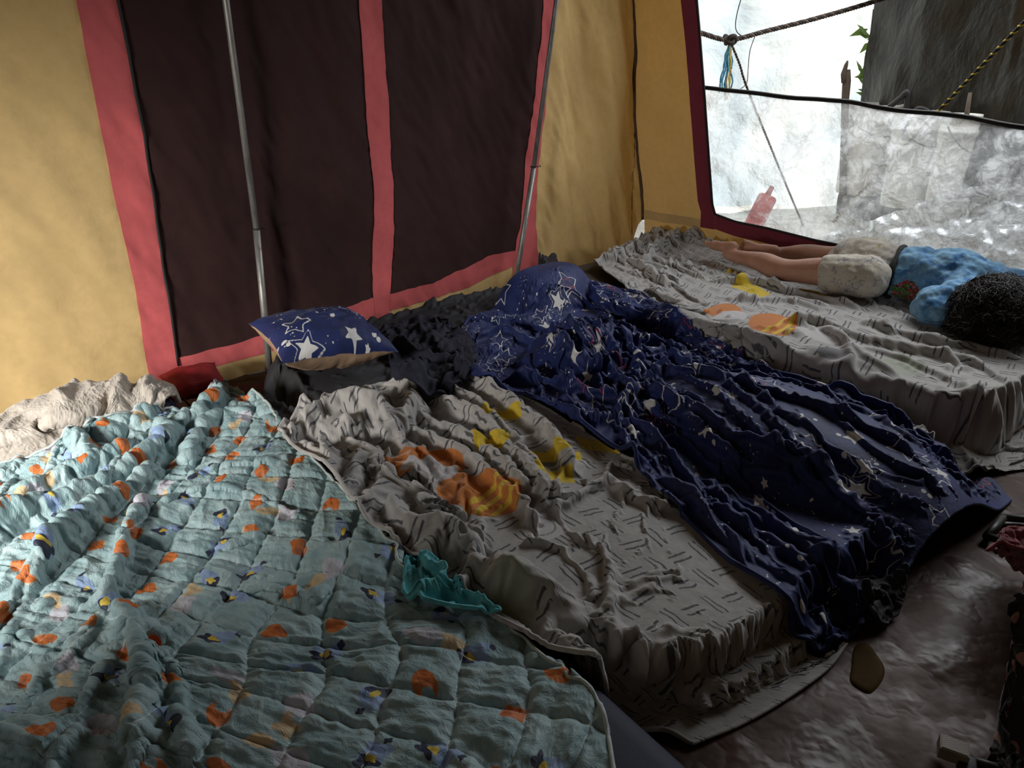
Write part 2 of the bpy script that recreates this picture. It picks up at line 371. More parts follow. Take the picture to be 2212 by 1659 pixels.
# ------------------------------------------------------------------ support heights: what the blankets lie on, as a height map of the floor plan
GX0, GY0, GD = -2.2, -0.4, .01
SUP = np.zeros((480, 500))                          # [y, x]
gxx, gyy = np.meshgrid(GX0+GD*np.arange(500), GY0+GD*np.arange(480))
def sup(x, y):
    fx = np.clip((x-GX0)/GD, 0, 498.99); fy = np.clip((y-GY0)/GD, 0, 478.99); i = fx.astype(int); j = fy.astype(int); fx = fx-i; fy = fy-j
    return (SUP[j, i]*(1-fx)+SUP[j, i+1]*fx)*(1-fy) + (SUP[j+1, i]*(1-fx)+SUP[j+1, i+1]*fx)*fy
BD = Vector((.62, -.785, 0)).normalized(); BW = Vector((-BD.y, BD.x, 0))      # along a bed to its foot, across it to the window
def bed_uv(c, x, y): return (x-c.x)*BD.x+(y-c.y)*BD.y, (x-c.x)*BW.x+(y-c.y)*BW.y
def slab_z(e, h, r=.05): return np.where(e <= 0, 0, np.where(e >= r, h, h-r+np.sqrt(np.maximum(r*r-(r-np.clip(e, 0, r))**2, 0))))
def rbox(c, hl, hw, h, r=.05):
    """height of a rounded mattress, centre c, half length/width"""
    u, v = bed_uv(c, gxx, gyy); q = ((np.abs(u)/hl)**8 + (np.abs(v)/hw)**8)**(1/8); return slab_z((1-q)*min(hl, hw), h, r)
def raise_sup(h):
    global SUP; SUP = np.maximum(SUP, h)
def lump(px, py, z, rx, ry, h, ang=0.0, p=1.0):
    c = P(px, py, z); a = math.radians(ang); dx, dy = gxx-c.x, gyy-c.y
    u = dx*math.cos(a)+dy*math.sin(a); v = -dx*math.sin(a)+dy*math.cos(a)
    return h*np.exp(-((u/rx)**2+(v/ry)**2)**p)
def add_raster(X, t=.004):
    """a cloth that is laid down supports what is laid over it"""
    global SUP
    X = up(X, 2); i = np.clip(np.rint((X[..., 0]-GX0)/GD).astype(int), 0, 499); j = np.clip(np.rint((X[..., 1]-GY0)/GD).astype(int), 0, 479)
    N = np.zeros_like(SUP); np.maximum.at(N, (j.ravel(), i.ravel()), X[..., 2].ravel()+t)
    N = np.maximum.reduce([np.roll(np.roll(N, a, 0), b, 1) for a in (-1, 0, 1) for b in (-1, 0, 1)]); B = (N+np.roll(N, 1, 0)+np.roll(N, -1, 0)+np.roll(N, 1, 1)+np.roll(N, -1, 1))/5
    SUP = np.maximum(SUP, np.where(N > 0, np.minimum(N, B+.004), 0))
def mattress(name, c, hl, hw, h, mat, label, cat='mattress', r=.05):
    """a real mattress: rounded slab with piping"""
    n, m = 72, 14; rows = []
    th = np.linspace(0, 2*np.pi, n, endpoint=False); ex = .25
    cx = np.sign(np.cos(th))*np.abs(np.cos(th))**ex; cy = np.sign(np.sin(th))*np.abs(np.sin(th))**ex
    mn = min(hl, hw); es = [mn, mn*.5, .13, r, r*.6, r*.3, r*.12, .001]; prof = [(1-e/mn, max(.03, float(slab_z(np.array(e), h, r))-.010)) for e in es]
    prof += [(1.0, .03), (.995, .012), (.97, .004), (.5, .002), (0, .002)]
    X = np.zeros((len(prof), n, 3))
    for k, (r, z) in enumerate(prof):
        u = cx*hl*r; v = cy*hw*r
        X[k, :, 0] = c.x+u*BD.x+v*BW.x; X[k, :, 1] = c.y+u*BD.y+v*BW.y; X[k, :, 2] = z 
    o = empty(name, (c.x, c.y, 0), label, cat); link('body', grid_mesh('body', X, closed_u=True), mat, o)
    raise_sup(rbox(c, hl, hw, h, r)); return o
# ------------------------------------------------------------------ cloth: an outline is filled with a grid, folds are raised along ridge lines, then the slack buckles
def coons(top, bot, left, right, nu, nv):
    t, b = spline(top, nu), spline(bot, nu); l, r = spline(left, nv), spline(right, nv)
    u = np.linspace(0, 1, nu)[None, :, None]; v = np.linspace(0, 1, nv)[:, None, None]
    return (1-v)*t[None] + v*b[None] + (1-u)*l[:, None] + u*r[:, None] - ((1-u)*(1-v)*t[0]+u*(1-v)*t[-1]+(1-u)*v*b[0]+u*v*b[-1])
def ridge_field(X, ridges):
    """height raised along each ridge line: (pixels, z of the line, half width, height[, skew])"""
    h = np.zeros(X.shape[:2])
    for r in ridges:
        pix, z, w, hh = r[:4]; sk = r[4] if len(r) > 4 else 0.0
        q = spline([P(a, b, z)[:2] for a, b in pix], max(8, 6*len(pix))); best = np.full(X.shape[:2], 1e9); side = np.zeros(X.shape[:2]); tt = np.zeros(X.shape[:2])
        for k in range(len(q)-1):
            a, d = q[k], q[k+1]-q[k]; L2 = d@d+1e-12; px, py = X[..., 0]-a[0], X[..., 1]-a[1]
            t = np.clip((px*d[0]+py*d[1])/L2, 0, 1); ex, ey = px-t*d[0], py-t*d[1]; dd = ex*ex+ey*ey; m = dd < best
            best[m] = dd[m]; side[m] = np.sign(d[0]*ey-d[1]*ex)[m]; tt[m] = ((k+t)/(len(q)-1))[m]
        ds = np.sqrt(best); ww = w*(1+sk*side); taper = np.clip(np.minimum(tt, 1-tt)/.12+.25, 0, 1)
        g = hh*taper*(.72*np.exp(-(ds/ww)**2)+.28*np.exp(-(ds/(2.6*ww))**2))*(1+.25*vnoise(X[..., 0], X[..., 1], .14, len(pix))); h = np.maximum(h, g)+.35*np.minimum(np.maximum(h, 0), g)
    return h
def crease(a, b, sc, seed, warp=.5):
    """ridged noise in 0..1: sharp crests, broad hollows"""
    w = warp*sc*fnoise(a, b, sc*1.7, seed+31, 2); n = fnoise(a+w, b-w, sc, seed, 2); return np.clip(1-np.abs(n)*1.9, 0, 1)**1.6
def inside(X, gap=.015):
    """keeps cloth off the tent walls"""
    for p, n, g in ((C0, NW, gap), (SB, E2, gap+.03)):
        d = (X-np.array(p))@np.array(n); X += np.maximum(g-d, 0)[..., None]*np.array(n)*np.array([1, 1, 0])
def relax(X, exu, exv, it=120, grav=.0004, bend=.25, keep=.0, thick=.005, seed=0, jit=.004, pin=True, fric=.15):
    """position based cloth with rest lengths longer than the laid-out lengths"""
    rng = np.random.default_rng(seed); X = X.copy(); nv, nu = X.shape[:2]; X0 = X.copy()
    ln = lambda A, B: np.linalg.norm(B-A, axis=-1)
    mu = lambda E: .5*(E[:, 1:]+E[:, :-1]) if not np.isscalar(E) else E
    mv = lambda E: .5*(E[1:]+E[:-1]) if not np.isscalar(E) else E
    Lu = ln(X[:, :-1], X[:, 1:])*(1+mu(exu)); Lv = ln(X[:-1], X[1:])*(1+mv(exv))
    es = .5*(exu+exv); es = es if np.isscalar(es) else es[:-1, :-1]
    Ls1 = ln(X[:-1, :-1], X[1:, 1:])*(1+es); Ls2 = ln(X[:-1, 1:], X[1:, :-1])*(1+es)
    Bu = Lu[:, :-1]+Lu[:, 1:]; Bv = Lv[:-1]+Lv[1:]
    X[..., 2] += jit*rng.standard_normal((nv, nu)); n1 = fnoise(X[..., 0], X[..., 1], .09, seed+50); X[..., 2] += np.maximum(n1, 0)*.012
    Vl = np.zeros_like(X)
    def sol(A, B, L, k, one=0):
        d = B-A; l = np.sqrt((d*d).sum(-1))+1e-9; c = (l-L)/l
        if one: c = np.minimum(c, 0)
        c = (.5*k*c)[..., None]*d; A += c; B -= c
    for i in range(it):
        Pv = X.copy(); X += Vl*.86; X[..., 2] -= grav
        for _ in range(2):
            for s in (0, 1):
                A, B = X[:, s:-1:2], X[:, s+1::2]; n = min(A.shape[1], B.shape[1]); sol(A[:, :n], B[:, :n], Lu[:, s::2][:, :n], .9)
                A, B = X[s:-1:2], X[s+1::2]; n = min(A.shape[0], B.shape[0]); sol(A[:n], B[:n], Lv[s::2][:n], .9)
        for s in (0, 1):
            A, B = X[s:-1:2, :-1], X[s+1::2, 1:]; n = min(len(A), len(B)); sol(A[:n], B[:n], Ls1[s::2][:n], .35)
            A, B = X[s:-1:2, 1:], X[s+1::2, :-1]; n = min(len(A), len(B)); sol(A[:n], B[:n], Ls2[s::2][:n], .35)
        for s in range(4):
            A, B = X[:, s:-2:4], X[:, s+2::4]; n = min(A.shape[1], B.shape[1]); sol(A[:, :n], B[:, :n], Bu[:, s::4][:, :n], bend, 1)
            A, B = X[s:-2:4], X[s+2::4]; n = min(len(A), len(B)); sol(A[:n], B[:n], Bv[s::4][:n], bend, 1)
        if pin:
            for sl in (np.s_[0], np.s_[-1], np.s_[:, 0], np.s_[:, -1]): X[sl][..., :2] += (X0[sl][..., :2]-X[sl][..., :2])*.5; X[sl][..., 2] += (X0[sl][..., 2]-X[sl][..., 2])*.9
        if keep: X[..., 2] += keep*(X0[..., 2]-X[..., 2])
        inside(X); s = sup(X[..., 0], X[..., 1])+thick; m = X[..., 2] < s
        X[..., 2] = np.where(m, s, X[..., 2]); X[m, :2] += fric*(Pv[m, :2]-X[m, :2])
        Vl = np.clip(X-Pv, -.01, .01)
    return X
def up(A, k):
    """bicubic refinement of a grid (nv,nu,c) by k"""
    def ax0(A):
        n = len(A); t = np.linspace(0, n-1, (n-1)*k+1); i = np.minimum(t.astype(int), n-2); f = (t-i)[:, None, None]
        E = np.concatenate([2*A[:1]-A[1:2], A, 2*A[-1:]-A[-2:-1]]); a, b, c, d = E[i], E[i+1], E[i+2], E[i+3]
        return .5*(2*b+(c-a)*f+(2*a-5*b+4*c-d)*f**2+(3*b-a-3*c+d)*f**3)
    A = ax0(A); return np.swapaxes(ax0(np.ascontiguousarray(np.swapaxes(A, 0, 1))), 0, 1)
def normals(X):
    du = np.gradient(X, axis=1); dv = np.gradient(X, axis=0); n = np.cross(du, dv); n /= np.linalg.norm(n, axis=-1, keepdims=True)+1e-9
    n *= np.sign(np.median(n[..., 2])); return n
def hem(X, uv, attrs, t=.008):
    """turns the border under so that the cloth has an edge of its own thickness"""
    def pad(A): return np.pad(A, ((2, 2), (2, 2))+((0, 0),)*(A.ndim-2), mode='edge')
    Y = pad(X); n = pad(normals(X)); nv, nu = Y.shape[:2]
    ring = np.zeros((nv, nu), int); ring[1:-1, 1:-1] = 1; ring[2:-2, 2:-2] = 2
    cen = X[X.shape[0]//8:-X.shape[0]//8, X.shape[1]//8:-X.shape[1]//8].reshape(-1, 3).mean(0)
    Xi = pad(X[1:-1, 1:-1]); Xi = np.pad(X[2:-2, 2:-2], ((4, 4), (4, 4), (0, 0)), mode='edge')
    inw = Xi-Y; inw /= np.linalg.norm(inw, axis=-1, keepdims=True)+1e-9
    Y = np.where((ring == 1)[..., None], Y-inw*t*.25-n*t*.5, Y); Y = np.where((ring == 0)[..., None], Y+inw*t*.6-n*t, Y)
    return Y, pad(uv), {k: pad(v) for k, v in attrs.items()}
# ------------------------------------------------------------------ printed shapes as signed distances carried by the cloth (metres, negative inside)
def sd_star(x, y, r, m=3.0, rot=0.0):
    c, s = math.cos(rot), math.sin(rot); x, y = c*x-s*y, s*x+c*y
    an = math.pi/5; en = math.pi/m; ax, ay = math.cos(an), math.sin(an); ex, ey = math.cos(en), math.sin(en)
    bn = np.mod(np.arctan2(x, y), 2*an)-an; l = np.hypot(x, y); px, py = l*np.cos(bn)-r*ax, np.abs(l*np.sin(bn))-r*ay
    k = np.clip(-(px*ex+py*ey), 0, r*ay/ey); px += ex*k; py += ey*k; return np.hypot(px, py)*np.sign(px)
def sd_ell(x, y, a, b, rot=0.0):
    c, s = math.cos(rot), math.sin(rot); x, y = c*x+s*y, -s*x+c*y; k = np.hypot(x/a, y/b); return (k-1)*min(a, b)
def near(uv, c, r):
    """index window of vertices around a print, for speed"""
    return (np.abs(uv[..., 0]-c[0]) < r) & (np.abs(uv[..., 1]-c[1]) < r)
class Print:
    def __init__(s, uv, names): s.uv = uv; s.a = {n: np.full(uv.shape[:2], .05) for n in names}
    def put(s, n, c, r, fn):
        m = near(s.uv, c, r); d = fn(s.uv[m][:, 0]-c[0], s.uv[m][:, 1]-c[1]); s.a[n][m] = np.minimum(s.a[n][m], d)
def at_pixel(X, uv, px, py):
    a, b = proj(X); d = (a-px)**2+(b-py)**2; return uv.reshape(-1, 2)[np.argmin(d)]
print('cloth tools', round(time.time()-T0, 1))
# ------------------------------------------------------------------ cloth materials
def cloth_base(n, bumpscale=700, b=.3, uvname='cloth_uv'):
    uv = n.attrv(uvname); nb = n.bump(n.noise(uv, bumpscale, 2), b, .0008); return uv, nb
def edge01(n, sock, w=.0007): return n.ramp(sock, -w, w, 1, 0)
def fleece_mat(name, base, prints, bars=True, cell=.076, barcol=(.035, .04, .055)):
    """plush blanket: pairs of dark bars in a basket weave, large printed shapes"""
    n = NT(name); uv = n.attrv('cloth_uv')
    f = n.noise(uv, 26, 5, .6); pile = n.noise(uv, 420, 3, .7)
    c = n.mix(n.ramp(f, .3, .7), tuple(x*.86 for x in base), tuple(x*1.1 for x in base))
    if bars:
        wob = n.node('VectorMath', {0: n.node('TexNoise', {'Vector': uv, 'Scale': 28, 'Detail': 1}).outputs['Color'], 1: (.5, .5, .5)}, operation='SUBTRACT').outputs[0]
        wob = n.node('VectorMath', {0: wob, 3: .014}, operation='SCALE').outputs[0]
        q = n.node('VectorMath', {0: uv, 1: wob}, operation='ADD').outputs[0]; x, y, _ = n.xyz(q)
        x = n.math('DIVIDE', x, cell); y = n.math('DIVIDE', y, cell)
        par = n.math('FLOORED_MODULO', n.math('ADD', n.math('FLOOR', x), n.math('FLOOR', y)), 2.0)
        a = n.math('SUBTRACT', n.math('FRACT', x), .5); b = n.math('SUBTRACT', n.math('FRACT', y), .5)
        mixf = lambda p, q: n.math('ADD', n.math('MULTIPLY', p, par), n.math('MULTIPLY', q, n.math('SUBTRACT', 1.0, par)))
        p, r = mixf(a, b), mixf(b, a)
        line = n.math('ABSOLUTE', n.math('SUBTRACT', n.math('ABSOLUTE', p), .12))
        bar = n.math('MULTIPLY', n.ramp(line, .026, .046, 1, 0), n.ramp(n.math('ABSOLUTE', r), .40, .44, 1, 0))
        bar = n.math('MULTIPLY', bar, n.ramp(n.noise(uv, 90, 3), .25, .45))
        c = n.mix(n.math('MULTIPLY', bar, .9), c, barcol)
    for k, col in prints:
        fuzz = n.math('MULTIPLY', n.math('SUBTRACT', n.noise(uv, 160, 2), .5), .004)
        c = n.mix(edge01(n, n.math('ADD', n.attr(k), fuzz), .0016), c, tuple(col))
    c = n.mix(n.math('MULTIPLY', n.ramp(pile, .35, .65, 0, 1), .16), c, n.mix(.5, c, (.75, .72, .68)))
    nb = n.bump(n.noise(uv, 60, 4, .6), .35, .004); nb = n.bump(pile, .6, .0016, nb)
    n.P(Base_Color=c, Roughness=.95, Sheen_Weight=.35, Sheen_Roughness=.4, Specular_IOR_Level=.15, Normal=nb); return n.m
M_GREY = fleece_mat('grey_plush_blanket', (.40, .385, .37), [('sd_dark', (.16, .16, .17)), ('sd_green', (.33, .35, .29)), ('sd_yellow', (.60, .43, .02)), ('sd_orange', (.50, .16, .025)), ('sd_stripe', (.62, .42, .03)), ('sd_white', (.50, .48, .48)), ('sd_ring', (.2, .18, .17))])
M_SHERPA = None
def star_mat(name):
    n = NT(name); uv = n.attrv('cloth_uv')
    f = n.noise(uv, 12, 4); c = n.mix(n.ramp(f, .3, .7), (.010, .017, .078), (.018, .031, .130))
    c = n.mix(edge01(n, n.attr('sd_red')), c, (.45, .03, .05)); c = n.mix(edge01(n, n.attr('sd_white')), c, (.66, .65, .63))
    nb = n.bump(n.noise(uv, 38, 5, .6, .6), .4, .005); nb = n.bump(n.noise(uv, 900, 2), .2, .0005, nb)
    n.P(Base_Color=c, Roughness=.62, Sheen_Weight=.05, Specular_IOR_Level=.25, Normal=nb); return n.m
M_STAR = star_mat('navy_star_print')
QC = .085                                            # quilting square
def quilt_mat():
    n = NT('pale_blue_quilt_print'); uv = n.attrv('cloth_uv')
    f = n.noise(uv, 14, 4); c = n.mix(n.ramp(f, .35, .65), (.22, .33, .35), (.31, .42, .435))
    for k, col in (('sd_white', (.42, .42, .47)), ('sd_cream', (.50, .38, .23)), ('sd_lblue', (.22, .31, .48)), ('sd_orange', (.50, .14, .035)), ('sd_brown', (.36, .10, .03)), ('sd_navy', (.02, .026, .055)), ('sd_yellow', (.58, .43, .06))):
        c = n.mix(edge01(n, n.attr(k), .0006), c, col)
    g = n.attr('seam'); th = n.node('TexWave', {'Vector': uv, 'Scale': 190.0}, wave_type='BANDS', bands_direction='DIAGONAL').outputs['Fac']
    st = n.math('MULTIPLY', edge01(n, n.math('SUBTRACT', g, .0011), .0005), n.ramp(th, .3, .5)); c = n.mix(n.math('MULTIPLY', st, .6), c, (.66, .72, .72))
    nb = n.bump(n.noise(uv, 60, 5, .62, .8), .9, .006); nb = n.bump(n.noise(uv, 900, 2), .15, .0004, nb)
    n.P(Base_Color=c, Roughness=.55, Specular_IOR_Level=.35, Normal=nb); return n.m
M_QUILT = quilt_mat()
M_NAVY = simple('navy_sheet', (.006, .008, .026), .75, scale=25)
M_DARK = simple('charcoal_bedding', (.02, .02, .024), .8, scale=25)
M_BROWNM = simple('dark_brown_mattress', (.05, .038, .032), .85, scale=30)

def lay(top, bot, left, right, nu, nv):
    c = lambda L: [P(*q) for q in L]; return coons(c(top), c(bot), c(left), c(right), nu, nv)
def settle(X, ridges, exu, exv, wr=None, **kw):
    X = X.copy(); inside(X); X[..., 2] = np.maximum(sup(X[..., 0], X[..., 1])+kw.get('thick', .005), 0) + ridge_field(X, ridges) + (0 if wr is None else wr); return relax(X, exu, exv, **kw)
def rest_uv(X, exu=0.0, exv=0.0):
    lu = np.linalg.norm(np.diff(X, axis=1), axis=-1); lv = np.linalg.norm(np.diff(X, axis=0), axis=-1)
    u = np.concatenate([[0], np.cumsum(lu.mean(0))]); v = np.concatenate([[0], np.cumsum(lv.mean(1))])
    return np.stack(np.meshgrid(u, v), -1)
def ramp01(x, a, b): t = np.clip((x-a)/(b-a), 0, 1); return t*t*(3-2*t)

# ------------------------------------------------------------------ mattresses
C_MID = Vector((.18, .85, 0)) - BD*.80 + BW*.60
mattress('mattress', C_MID, .88, .60, .10, M_BROWNM, 'wide dark mattress under the navy star comforter', r=.095)
mattress('foam_pad', C_MID+BD*.045, .88, .57, .035, M_DARK, 'thin dark foam pad sticking out beneath the wide mattress', 'foam pad', r=.03)
C_LEFT = BD*-.85 + BW*0.03
mattress('mattress', C_LEFT, 1.0, .59, .12, M_NAVY, 'navy sheeted mattress under the pale blue quilt')
C_CH = BD*-1.43 + BW*2.34
mattress('mattress', C_CH, .90, .44, .17, M_BROWNM, 'mattress under the sleeping child beside the window', r=.10)
SUP = np.where(SUP > .06, SUP+.012*fnoise(gxx, gyy, .28, 77, 2)+.006, SUP)          # used mattresses are never flat
# ------------------------------------------------------------------ grey blanket on the child's bed
raise_sup(lump(1830, 790, .17, .30, .10, .205, -52, 1.5)); raise_sup(lump(1500, 520, .18, .16, .10, .23, 40))
nu, nv = 110, 200
X = lay([(1285, 565, .2), (1390, 500, .2), (1470, 476, .21), (1560, 482, .21)], [(2250, 965, .03), (2330, 860, .17), (2440, 700, .18)],
        [(1285, 565, .2), (1400, 650, .18), (1560, 735, .18), (1760, 815, .18), (1960, 885, .17), (2120, 945, .12), (2250, 965, .03)],
        [(1560, 482, .21), (1640, 510, .2), (1760, 540, .2), (1900, 564, .19), (2212, 636, .19), (2440, 700, .18)], nu, nv)
rid = [([(1420, 600), (1390, 570), (1420, 535), (1480, 505)], .2, .022, .05), ([(1300, 560), (1370, 535), (1450, 500)], .2, .03, .05), ([(1480, 545), (1440, 575), (1430, 610)], .2, .015, .03),
       ([(1400, 610), (1480, 650), (1530, 690), (1590, 720)], .2, .022, .035), ([(1540, 600), (1640, 610), (1760, 635), (1850, 660)], .2, .016, .028), ([(1560, 640), (1680, 645), (1760, 655)], .2, .012, .018),
       ([(1690, 690), (1760, 690), (1850, 720), (1950, 740), (2080, 770)], .2, .016, .030), ([(1850, 690), (1980, 720), (2120, 740), (2212, 760)], .2, .014, .024), ([(1780, 700), (1830, 740), (1830, 800), (1820, 840)], .2, .020, .028),
       ([(1950, 760), (2030, 800), (2110, 850), (2180, 910)], .2, .014, .022), ([(2000, 740), (2110, 770), (2212, 830)], .2, .014, .02), ([(1520, 480), (1590, 500), (1640, 520)], .21, .03, .03)]
u = np.linspace(0, 1, nu)[None]; v = np.linspace(0, 1, nv)[:, None]
R0_ = rest_uv(X); wr_ = .020*crease(R0_[..., 0], R0_[..., 1]*.30+R0_[..., 0]*.3, .085, 301) + .012*crease(R0_[..., 0], R0_[..., 1]*.5, .05, 305)*(v < .25)
X = settle(X, rid, .03+.03*np.exp(-((v-.1)/.15)**2)+0*u, .02+0*u+0*v, wr=wr_, it=60, bend=.4, keep=.02, seed=3, jit=.003)
add_raster(X); Xc = up(X, 2)
uv = rest_uv(X); uvc = up(np.concatenate([uv, uv[..., :1]], -1), 2)[..., :2]
NAMES = ['sd_white', 'sd_dark', 'sd_green', 'sd_yellow', 'sd_orange', 'sd_stripe', 'sd_ring']
def big_print(pr, uv, X, spots):
    for kind, pix, a, b, rot in spots:
        c = at_pixel(X, uv, *pix) if len(pix) == 2 else np.array(pix[1:])
        ell = lambda s: (lambda x, y: sd_ell(x, y, a*s, b*s, rot))
        if kind == 'striped':                         # orange body with yellow bands and a pale middle
            pr.put('sd_orange', c, 1.5*a+b, ell(1)); 
            def bands(x, y):
                cc, ss = math.cos(rot), math.sin(rot); xx = cc*x+ss*y; w = np.abs(np.mod(xx, .034)-.017)-.0075; return np.maximum(np.maximum(w, sd_ell(x, y, a, b, rot)+.004), -(xx-a*.02))
            pr.put('sd_stripe', c, 1.5*a+b, bands)
        elif kind == 'ring': pr.put('sd_ring', c, 1.5*a, lambda x, y: np.abs(sd_ell(x, y, a, b, rot))-.0022)
        elif kind == 'circles':
            pr.put('sd_white', c, 1.5*a, ell(1)); pr.put('sd_ring', c, 1.5*a, lambda x, y: np.abs(sd_ell(x, y, a*.62, b*.62, rot))-.0022); pr.put('sd_ring', c, a, lambda x, y: sd_ell(x, y, a*.17, b*.17))
        else: pr.put('sd_'+kind, c, 1.5*max(a, b), lambda x, y: np.maximum(np.abs(math.cos(rot)*x+math.sin(rot)*y)-a, np.abs(-math.sin(rot)*x+math.cos(rot)*y)-b) if kind in ('yellow',) else sd_ell(x, y, a, b, rot))
pr = Print(uvc, NAMES)
big_print(pr, uvc, Xc, [('striped', (1672, 698), .10, .10, math.pi/2), ('orange', (1560, 668), .10, .07, .3), ('white', (1575, 682), .085, .055, .3), ('yellow', (1625, 625), .05, .085, .15), ('yellow', (1770, 632), .03, .10, .2), ('yellow', (1590, 590), .02, .05, .1),
                        ('white', (1770, 720), .085, .045, 1.5), ('dark', (1800, 760), .05, .03, 1.5), ('green', (1950, 790), .09, .06, .4), ('ring', (1755, 730), .07, .10, .2)])
Y, U, A = hem(Xc, uvc, pr.a)
o = link('blanket', grid_mesh('blanket', Y, U, A), M_GREY); tag(o, 'grey plush blanket with yellow and orange print under the sleeping child', 'blanket')
XCHILD = Xc
print('child blanket', round(time.time()-T0, 1))
# ------------------------------------------------------------------ things at the head of the beds, laid before the blankets
def sherpa():
    n = NT('grey_sherpa_fleece'); uv = n.attrv('cloth_uv'); f = n.noise(uv, 18, 4)
    v = n.node('TexVoronoi', {'Vector': uv, 'Scale': 150.0}, feature='SMOOTH_F1').outputs['Distance']
    cr = n.ramp(n.noise(uv, 34, 4, .6, 1.2), .60, .66)
    c = n.mix(n.ramp(f, .3, .7), (.33, .295, .255), (.46, .415, .365)); c = n.mix(n.math('MULTIPLY', cr, .25), c, (.14, .12, .10))
    nb = n.bump(v, .8, .004); nb = n.bump(n.noise(uv, 500, 3), .4, .001, nb); n.P(Base_Color=c, Roughness=1.0, Sheen_Weight=.3, Specular_IOR_Level=.1, Normal=nb); return n.m
M_SHERPA = sherpa()
def throw(name, top, bot, left, right, nu, nv, mat, label, cat, ridges=(), wr=(.012, .06), ex=.02, stretch=(1, 1), k=3, t=.006, seed=1, it=50, keep=.03, attrs=None):
    X = lay(top, bot, left, right, nu, nv); R_ = rest_uv(X); u = np.linspace(0, 1, nu)[None]; v = np.linspace(0, 1, nv)[:, None]
    ed = np.clip(np.minimum(np.minimum(u, 1-u), np.minimum(v, 1-v))/.06, .15, 1)
    w = ed*wr[0]*(crease(R_[..., 0]*stretch[0], R_[..., 1]*stretch[1], wr[1], seed) + .5*crease(R_[..., 0]*stretch[0]+.3, R_[..., 1]*stretch[1], wr[1]*.5, seed+7))
    X = settle(X, list(ridges), ex+0*u+0*v, ex+0*u+0*v, wr=w, it=it, bend=.35, keep=keep, seed=seed, jit=.002, thick=t); add_raster(X)
    Xc = up(X, k); uv = rest_uv(X); uvc = up(np.concatenate([uv, uv[..., :1]], -1), k)[..., :2]
    Y, U, A = hem(Xc, uvc, attrs(Xc, uvc) if attrs else {}, t)
    return tag(link(name, grid_mesh(name, Y, U, A), mat), label, cat), Xc, uvc
for q in ((170, 858, .2, .22, .11, .21, 40, 2), (20, 915, .18, .22, .13, .18, 40, 2), (318, 842, .18, .11, .09, .185, 40, 2)): raise_sup(lump(*q))
M_REDF = simple('red_fabric', (.25, .008, .010), .8, scale=40)
M_KHAKI = simple('khaki_cloth', (.16, .135, .105), .9, scale=40)
throw('rag', [(415, 838, .13), (440, 822, .14), (470, 828, .13)], [(400, 862, .12), (440, 860, .12), (490, 850, .12)], [(415, 838, .13), (405, 850, .13), (400, 862, .12)], [(470, 828, .13), (485, 840, .13), (490, 850, .12)], 16, 12, M_KHAKI, 'khaki cloth scrap in front of the red cushion', 'cloth', wr=(.010, .03), seed=43)
throw('pillow_sham', [(270, 900, .13), (320, 880, .14), (370, 872, .14)], [(230, 965, .13), (310, 925, .13), (400, 890, .13)], [(270, 900, .13), (245, 930, .13), (230, 965, .13)], [(370, 872, .14), (395, 875, .14), (400, 890, .13)], 22, 16, M_NAVY, 'navy pillow sham peeking from under the grey sherpa throw', 'pillow', wr=(.014, .05), seed=45)
throw('sherpa_throw', [(-330, 960, .12), (-120, 880, .18), (0, 838, .21), (70, 806, .22), (105, 812, .22), (160, 790, .23), (250, 774, .23), (345, 792, .2)], [(-330, 1160, .1), (-100, 1080, .12), (60, 1010, .14), (220, 968, .14), (395, 878, .13)],
      [(-330, 960, .12), (-350, 1060, .1), (-330, 1160, .1)], [(345, 792, .2), (385, 848, .16), (395, 878, .13)], 92, 36, M_SHERPA, 'thick grey sherpa throw bunched against the tan canvas', 'throw',
      ridges=[([(105, 815), (115, 850), (125, 870)], .22, .012, -.03), ([(120, 870), (170, 815), (240, 780)], .22, .022, .03), ([(250, 790), (265, 840), (240, 900)], .2, .02, .025), ([(300, 800), (330, 845), (300, 890)], .19, .02, .022), ([(60, 815), (40, 870), (20, 930)], .2, .03, .02)], wr=(.010, .07), ex=.02, t=.012, seed=47)
raise_sup(lump(700, 720, .15, .17, .10, .16, 40, 1.5))
throw('sleeping_bag', [(518, 792, .13), (600, 745, .15), (850, 652, .15), (1080, 582, .17), (1200, 552, .18)], [(596, 925, .13), (720, 880, .13), (860, 850, .14), (1020, 760, .16), (1215, 620, .2)],
      [(518, 792, .13), (535, 850, .13), (596, 925, .13)], [(1200, 552, .18), (1215, 585, .2), (1215, 620, .2)], 110, 40, M_DARK, 'charcoal sleeping bag spread along the head of the middle bed', 'sleeping bag', wr=(.014, .09), stretch=(.5, 1), ex=.02, t=.008, seed=51)
# ------------------------------------------------------------------ pale blue quilt on the near bed
raise_sup(lump(120, 1010, .12, .2, .10, .15, 30)); raise_sup(lump(470, 870, .12, .12, .10, .155, 40)); raise_sup(lump(300, 950, .12, .25, .08, .145, 40))
nu, nv = 230, 220
X = lay([(-420, 1130, .1), (-150, 1060, .14), (0, 1000, .16), (160, 945, .17), (330, 885, .17), (430, 848, .17), (505, 818, .17)], [(-1000, 2000, .12), (-300, 1980, .12), (300, 1930, .12), (900, 1880, .12), (1320, 1820, .03)],
        [(-420, 1130, .1), (-650, 1400, .12), (-850, 1750, .12), (-1000, 2000, .12)],
        [(505, 818, .17), (575, 880, .14), (640, 970, .13), (730, 1060, .13), (830, 1165, .13), (900, 1262, .13), (1000, 1312, .13), (1085, 1352, .12), (1165, 1432, .115), (1240, 1535, .07), (1290, 1650, .03), (1320, 1820, .03)], nu, nv)
z = .14
